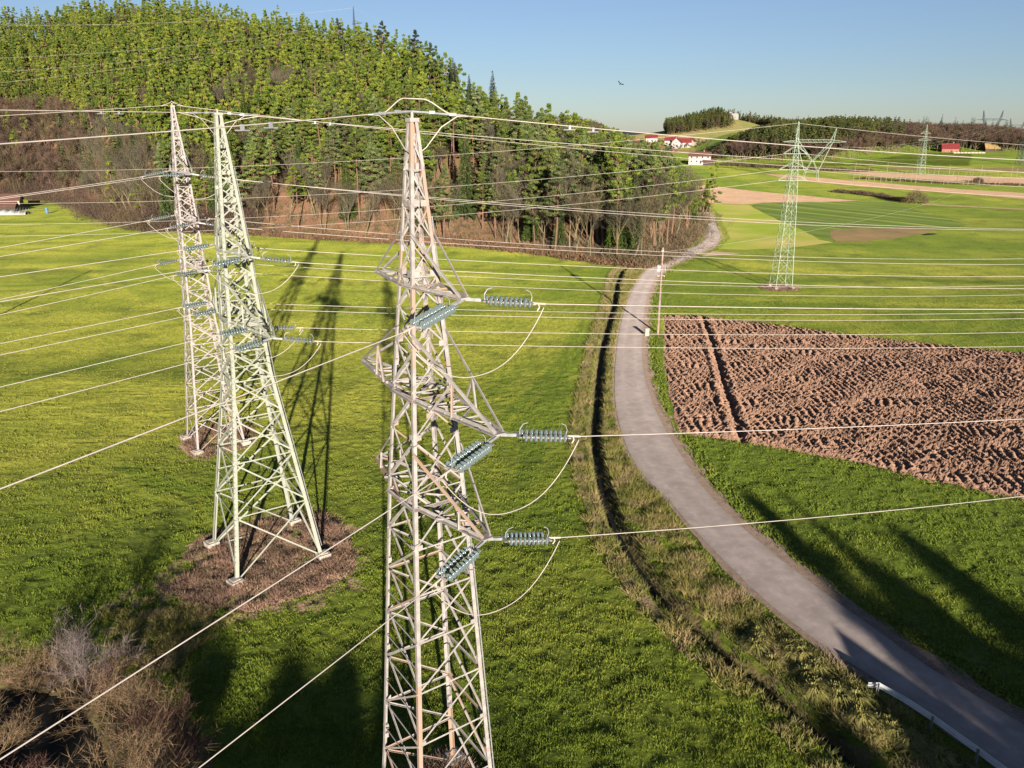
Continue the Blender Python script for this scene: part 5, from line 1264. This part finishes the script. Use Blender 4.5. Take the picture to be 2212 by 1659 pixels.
# ------------------------------------------------------------------ leafless shrubs in the lower left corner
def shrub(px, py, H, stems, spread, material, label, seed, r0=.045, wid=1.0):
    gq = G(px, py); w, t, tt_ = bare(seed, H=H, lo=.42, spread=spread, stems=stems, r0=r0*.75, twr=.008, depth=3, twigs=2, twl=H*.15)
    w = w*np.array([wid, wid, 1]); t = t*np.array([wid, wid, 1])
    o = empty('bare_shrub', (gq.x, gq.y, -.12), label, 'shrub'); link('stems', soup_mesh('shrub stems', w, material), o); link('twigs', soup_mesh('shrub twigs', t, material, tint=tt_), o); return o
shrub(188, 1502, 4.3, 8, .5, M['twig_mauve'], 'dense greyish pink leafless shrub, the tallest at the lower left', 601)
shrub(62, 1500, 3.6, 8, .8, M['twig_yellow'], 'yellowish brown leafless shrub near the left edge', 602)
shrub(120, 1490, 2.4, 6, .9, M['twig_yellow'], 'low brown shrub between the yellowish and the greyish pink shrub', 603)
shrub(292, 1560, 3.9, 9, 1.0, M['twig_yellow'], 'wide brown leafless shrub right of the greyish pink one', 604)
shrub(358, 1600, 2.9, 7, .7, M['twig_red'], 'reddish brown leafless shrub beside the dark meadow', 605)
shrub(415, 1640, 2.3, 7, .6, M['twig_red'], 'low red twigged shrub at the bottom, rightmost of the group', 606)
shrub(292, 1735, 4.3, 10, 1.25, M['twig_yellow'], 'large spreading yellow brown shrub at the bottom edge', 607)
shrub(-10, 1640, 3.0, 7, 1.2, M['twig_yellow'], 'arching yellow shrub cut by the left edge', 608)
shrub(60, 1745, 2.6, 7, .8, M['twig_red'], 'reddish shrub in the bottom left corner', 609)
shrub(240, 1500, 2.6, 6, .7, M['twig_red'], 'small red brown shrub behind the wide brown one', 610)

# ------------------------------------------------------------------ low growth: grass, tussocks, bracken
def blades(name, x, y, z, n, h, w, material, label, lean=.45, seed=3, tint=None):
    rs = np.random.default_rng(seed); N_ = len(x); tr = []; ti = []
    for j in range(n):
        bx = x+rs.normal(0, .05, N_)*w*20; by = y+rs.normal(0, .05, N_)*w*20
        hh = h*rs.uniform(.55, 1.2, N_); lx = rs.normal(0, lean, N_)*hh; ly = rs.normal(0, lean, N_)*hh
        th = rs.uniform(0, math.pi, N_); ax = np.cos(th)*w; ay = np.sin(th)*w
        p0 = np.stack([bx-ax, by-ay, z], 1); p1 = np.stack([bx+ax, by+ay, z], 1); p2 = np.stack([bx+lx, by+ly, z+hh], 1)
        tr.append(np.stack([p0, p1, p2], 1)); ti.append(np.clip((tint if tint is not None else .5)+rs.normal(0, .22, N_), 0, 1))
    me = soup_mesh(name, np.concatenate(tr), material, tint=np.concatenate(ti))
    return tag(link(name, me), label, kind='stuff')
def scatter(n, y0, y1, m=1.06):
    """random ground points inside the wedge the photograph shows, densest near the front"""
    u = RNG.random(n); y = y0*(y1/y0)**u; xm = (y*.95+8.7)*1106/1650*m+1; return RNG.uniform(-1, 1, n)*xm, y
x, y = scatter(330000, 21, 135)
d = dist_poly(x, y, ditch); inroad = inpoly(x, y, road_poly) | (dist_poly(x, y, road_L) < .5) | (dist_poly(x, y, road_R) < 1.25)
bad = inroad | inpoly(x, y, plough_poly) | (d < 1.0) | (inpoly(x, y, patch2) & (vnoise(x, y, .7, 97) < .68)) | inpoly(x, y, shrub_poly)
clump = vnoise(x, y, 1.7, 51)*.6+vnoise(x, y, .5, 52)*.4
keep = (~bad) & (RNG.random(len(x)) < np.clip((clump-.22)*2.4, .04, 1))
x, y, clump = x[keep], y[keep], clump[keep]
z = ground_z(x.copy(), y.copy())-.02
blades('grass', x, y, z, 3, (.05+.19*clump)*(1+.002*y)*np.clip(1.25-y*.009, .5, 1), .011*(1+.026*y), M['grass_blade'], 'short tufted green grass covering the meadow', .5, 5, np.clip(yellowness(x, y)*.75+.08+(clump-.5)*.25, 0, 1))
def near_line(pl, n, lo, hi, side=None):
    idx = RNG.integers(0, len(pl)-1, n); f = RNG.random(n); P = np.array([[p[0], p[1]] for p in pl]); a, b = P[idx], P[idx+1]
    L = np.linalg.norm(b-a, axis=1); keep = RNG.random(n) < L/L.max()*1.0+.15; a, b, f, L = a[keep], b[keep], f[keep], L[keep]
    c = a*(1-f)[:, None]+b*f[:, None]; t = (b-a)/L[:, None]; nrm = np.stack([-t[:, 1], t[:, 0]], 1); o_ = RNG.uniform(lo, hi, len(c))
    return c+nrm*o_[:, None]
# tussocks between ditch and lane, and along both banks
P1 = near_line(ditch, 26000, .9, 4.6)
inr = inpoly(P1[:, 0], P1[:, 1], road_poly) | (dist_poly(P1[:, 0], P1[:, 1], road_L) < .22)
P1 = P1[~inr]
P2 = near_line(ditch, 7000, -2.4, -.6)
P4 = near_line(ditch, 15000, -.95, 1.0)
P4 = P4[vnoise(P4[:, 0], P4[:, 1], .8, 63) > .3]
blades('bank_grass', P4[:, 0], P4[:, 1], ground_z(P4[:, 0].copy(), P4[:, 1].copy())-.03, 6, .12+.22*RNG.random(len(P4)), .024, M['bank_blade'], 'coarse brown green grass on the sides of the ditch', .7, 18)
P3 = near_line(road_R, 8000, .75, 2.4)
P3 = P3[~inpoly(P3[:, 0], P3[:, 1], plough_poly)]
Pt = np.concatenate([P1, P2]); kx = vnoise(Pt[:, 0], Pt[:, 1], .9, 61); Pt = Pt[kx > .25]; kx = kx[kx > .25]
blades('tussock_grass', Pt[:, 0], Pt[:, 1], ground_z(Pt[:, 0].copy(), Pt[:, 1].copy())-.03, 7, .14+.42*kx, .028, M['tussock'], 'dry yellow green tussocks between the ditch and the lane', .7, 8, np.clip(kx, 0, 1))
blades('verge_grass', P3[:, 0], P3[:, 1], np.full(len(P3), .0), 6, .22, .03, M['verge_blade'], 'uncut green grass along the right side of the lane', .6, 9)
pe = plough_poly+[plough_poly[0]]; P5 = near_line(pe[:13], 5200, -.5, .8)
blades('margin_grass', P5[:, 0], P5[:, 1], np.full(len(P5), -.02), 6, .10+.16*RNG.random(len(P5)), .026, M['verge_blade'], 'weedy grass along the margin of the ploughed field', .6, 19)
# single big tussocks
rs = np.random.default_rng(77); tm = []
for v in range(3):
    tri = []
    for i in range(220):
        th = rs.uniform(0, 6.28); L = rs.uniform(.4, .75); sp = rs.uniform(.15, 1.0); w = .012
        p = np.array([math.cos(th)*.06, math.sin(th)*.06, 0]); m1 = p+np.array([math.cos(th)*sp*.35, math.sin(th)*sp*.35, L*.75]); e = m1+np.array([math.cos(th)*sp*.45, math.sin(th)*sp*.45, -L*.35*sp])
        s_ = np.array([-math.sin(th)*w, math.cos(th)*w, 0]); tri += [(p-s_, p+s_, m1+s_), (p-s_, m1+s_, m1-s_), (m1-s_, m1+s_, e)]
    tm.append(soup_mesh('tussock', np.array(tri), M['tussock'], tint=np.repeat(rs.random(220), 3)))
tus = near_line(ditch[16:], 130, 1.3, 3.4); k = 0
for p in tus:
    if inpoly(np.array([p[0]]), np.array([p[1]]), road_poly)[0] or dist_poly(np.array([p[0]]), np.array([p[1]]), road_L)[0] < .8: continue
    if k >= 55: break
    o = link('grass_tussock', random.choice(tm)); o.location = (p[0], p[1], -.05); o.rotation_euler = (0, 0, rnd(0, 6)); s_ = rnd(.7, 1.35); o.scale = (s_, s_, s_*rnd(.8, 1.1))
    tag(o, 'large pale fountain shaped grass tussock between the ditch and the lane', 'tussock', 'big tussocks along the ditch'); k += 1
# bracken under the pylons and at the pond
def fill(poly, n):
    xs_ = [p[0] for p in poly]; ys_ = [p[1] for p in poly]; x = RNG.uniform(min(xs_), max(xs_), n); y = RNG.uniform(min(ys_), max(ys_), n); k = inpoly(x, y, poly); return x[k], y[k]
for nm, poly, n, hh, lab in (('dead_bracken', patch2, 12000, .34, 'dead reddish bracken under the pale green pylon'), ('dead_bracken', patch1, 5000, .35, 'dead growth around the feet of the far left pylon'), ('dead_bracken', dp, 1500, .5, 'brown growth around the foot of the slim distant pylon')):
    x, y = fill(poly, n); kk = vnoise(x, y, 1.2, 71); kq = kk > .3; x, y, kk = x[kq], y[kq], kk[kq]; blades(nm, x, y, ground_z(x.copy(), y.copy())-.02, 5, hh*(.3+kk), .026, M['brambles_near'], lab, .7, 12, kk)
base3 = [(T3[0]+2.6*math.cos(a), T3[1]+2.6*math.sin(a)) for a in np.linspace(0, 6.0, 12)]
x, y = fill(base3, 2600); blades('dead_bracken', x, y, np.full(len(x), .0), 5, .45*vnoise(x, y, 1.2, 72)+.15, .026, M['brambles_near'], 'dead growth at the foot of the nearest pylon', .7, 13)
sp = GP([(-120, 1440), (150, 1440), (300, 1480), (400, 1560), (470, 1660), (480, 1800), (250, 1850), (245, 1640), (210, 1545), (150, 1490), (-120, 1470)])
x, y = fill(sp, 3500); blades('dead_bracken', x, y, ground_z(x.copy(), y.copy()), 5, .5*vnoise(x, y, 1.2, 73)+.12, .02, M['brambles_near'], 'brown dead growth under the leafless shrubs by the pond', .7, 14)
sp2 = GP([(270, 1290), (400, 1300), (520, 1330), (430, 1400), (350, 1470), (300, 1480), (250, 1440), (200, 1360), (240, 1300)])
x, y = fill(sp2, 9000); kk = vnoise(x, y, 1.0, 74); kx = kk > .45; blades('dry_grass', x[kx], y[kx], ground_z(x[kx].copy(), y[kx].copy()), 5, .34*kk[kx], .026, M['tussock'], 'dry grass humps between the shrubs and the pale green pylon', .7, 15, kk[kx])

# ------------------------------------------------------------------ trees and a barn standing behind the viewpoint (their shadows reach into the picture)
SUN_AZ = Vector((-.172, .985)); SUN_EL = R(11.2)
def behind(px, py, H, mset, H0, label, wid=1.0, name='tree', extra=0):
    tip = G(px, py); L = H/math.tan(SUN_EL); p = (tip.x-SUN_AZ.x*L, tip.y-SUN_AZ.y*L)
    o = empty(name, (p[0], p[1], -.1), label, 'tree', 'trees behind the viewpoint', rz=rnd(0, 6)); s = H/H0; o.scale = (s*wid, s*wid, s)
    link('trunk', mset[0], o); link('crown', mset[1], o)
SHD = [(1640, 1022, 21, SM[0], 24, 1.15), (1700, 1105, 19, PM[1], 17.5, 1.3), (1852, 1112, 22, SM[1], 24, 1.1), (1990, 1185, 20, PM[3], 17.5, 1.4), (1800, 1190, 18, PM[2], 17.5, 1.5), (2120, 1265, 18, PM[0], 17.5, 1.5), (1900, 1240, 18, PM[4], 17.5, 1.5), (2260, 1340, 19, PM[1], 17.5, 1.6), (2050, 1330, 17, PM[3], 17.5, 1.7), (2000, 1300, 15, PM[2], 17.5, 1.8), (2200, 1430, 16, PM[4], 17.5, 1.8), (2350, 1420, 18, PM[0], 17.5, 1.8),
       (1640, 1520, 17, BMs[1], 17, 1.6), (1520, 1560, 16, BMs[2], 17, 1.7), (1780, 1540, 15, BMs[0], 17, 1.7), (1400, 1610, 15, BMs[0], 17, 1.8), (1250, 1625, 15, BMs[2], 17, 1.8), (1900, 1600, 14, PM[3], 17.5, 1.8),
       (250, 1290, 22, BMs[4], 17, 1.5), (80, 1260, 22, BMs[2], 17, 1.5), (420, 1180, 24, BMs[3], 17, 1.2), (100, 1540, 14, PM[0], 17.5, 2.0), (-40, 1520, 15, PM[3], 17.5, 2.0)]
for i in range(26):      # a dense leafless grove whose shade covers the lower middle of the picture
    f = i/25; SHD.append((330+f*760+rnd(-25, 25), 1395+abs(f-.45)*230+rnd(-12, 45), rnd(14, 18), BMs[i % 5], 17, rnd(1.5, 2.1)))
for i in range(10): SHD.append((430+i*52+rnd(-20, 20), 1520+rnd(-10, 30), rnd(13, 16), PM[i % 7], 17.5, rnd(1.8, 2.4)))
for i, s in enumerate(SHD): behind(*s[:5], 'tree of the row behind the viewpoint, casting its shadow on the meadow', s[5], 'pine_tree' if s[3] in PM else 'spruce_tree' if s[3] in SM else 'bare_tree')
rid = G(1818, 1375); Lb = 6.4/math.tan(SUN_EL); bx0, by0 = rid.x-SUN_AZ.x*Lb, rid.y-SUN_AZ.y*Lb
house((bx0+SUN_AZ.x*-5.5, by0-SUN_AZ.y*5.5), 0, math.atan2(SUN_AZ.y, SUN_AZ.x), 11, 8.5, 3.4, 3.0, M['cream'], M['roof_red'], 'barn behind the viewpoint whose shadow falls on the lane', 'barn', 'barn', chimney=False)

# ------------------------------------------------------------------ sky, sun, camera
w = bpy.data.worlds.new('World'); scn.world = w; w.use_nodes = True; nt = w.node_tree; bg = nt.nodes['Background']
sky = nt.nodes.new('ShaderNodeTexSky'); sky.sky_type = 'NISHITA'; sky.sun_disc = False
sky.sun_elevation = SUN_EL; sky.sun_rotation = math.atan2(.172, -.985); sky.altitude = 300; sky.air_density = 1.0; sky.dust_density = .25; sky.ozone_density = 3.0
hs = nt.nodes.new('ShaderNodeHueSaturation'); hs.inputs['Saturation'].default_value = .82; mx = nt.nodes.new('ShaderNodeMix'); mx.data_type = 'RGBA'; mx.blend_type = 'MULTIPLY'; mx.inputs['Factor'].default_value = 1
mx.inputs['B'].default_value = (.90, .95, 1.12, 1); nt.links.new(sky.outputs['Color'], hs.inputs['Color']); nt.links.new(hs.outputs['Color'], mx.inputs['A']); nt.links.new(mx.outputs['Result'], bg.inputs['Color']); bg.inputs['Strength'].default_value = .038
sl = bpy.data.lights.new('sun', 'SUN'); sl.energy = 5.0; sl.angle = R(.5); sl.color = (1.0, .91, .79)
so = bpy.data.objects.new('sun', sl); COL.objects.link(so)
dv = Vector((SUN_AZ.x*math.cos(SUN_EL), SUN_AZ.y*math.cos(SUN_EL), -math.sin(SUN_EL))); so.rotation_euler = dv.to_track_quat('-Z', 'Y').to_euler()
cd = bpy.data.cameras.new('camera'); cam = bpy.data.objects.new('camera', cd); COL.objects.link(cam)
cam.location = (0, 0, CH); cam.rotation_euler = (R(90)-TILT, 0, 0); cd.sensor_width = 36; cd.lens = 36*FPX/2212; cd.clip_end = 9000; cd.clip_start = .2
scn.camera = cam
scn.view_settings.view_transform = 'Standard'; scn.view_settings.look = 'None'; scn.view_settings.gamma = 1; scn.view_settings.exposure = 1.47
scn.cycles.max_bounces = 5; scn.cycles.transparent_max_bounces = 6
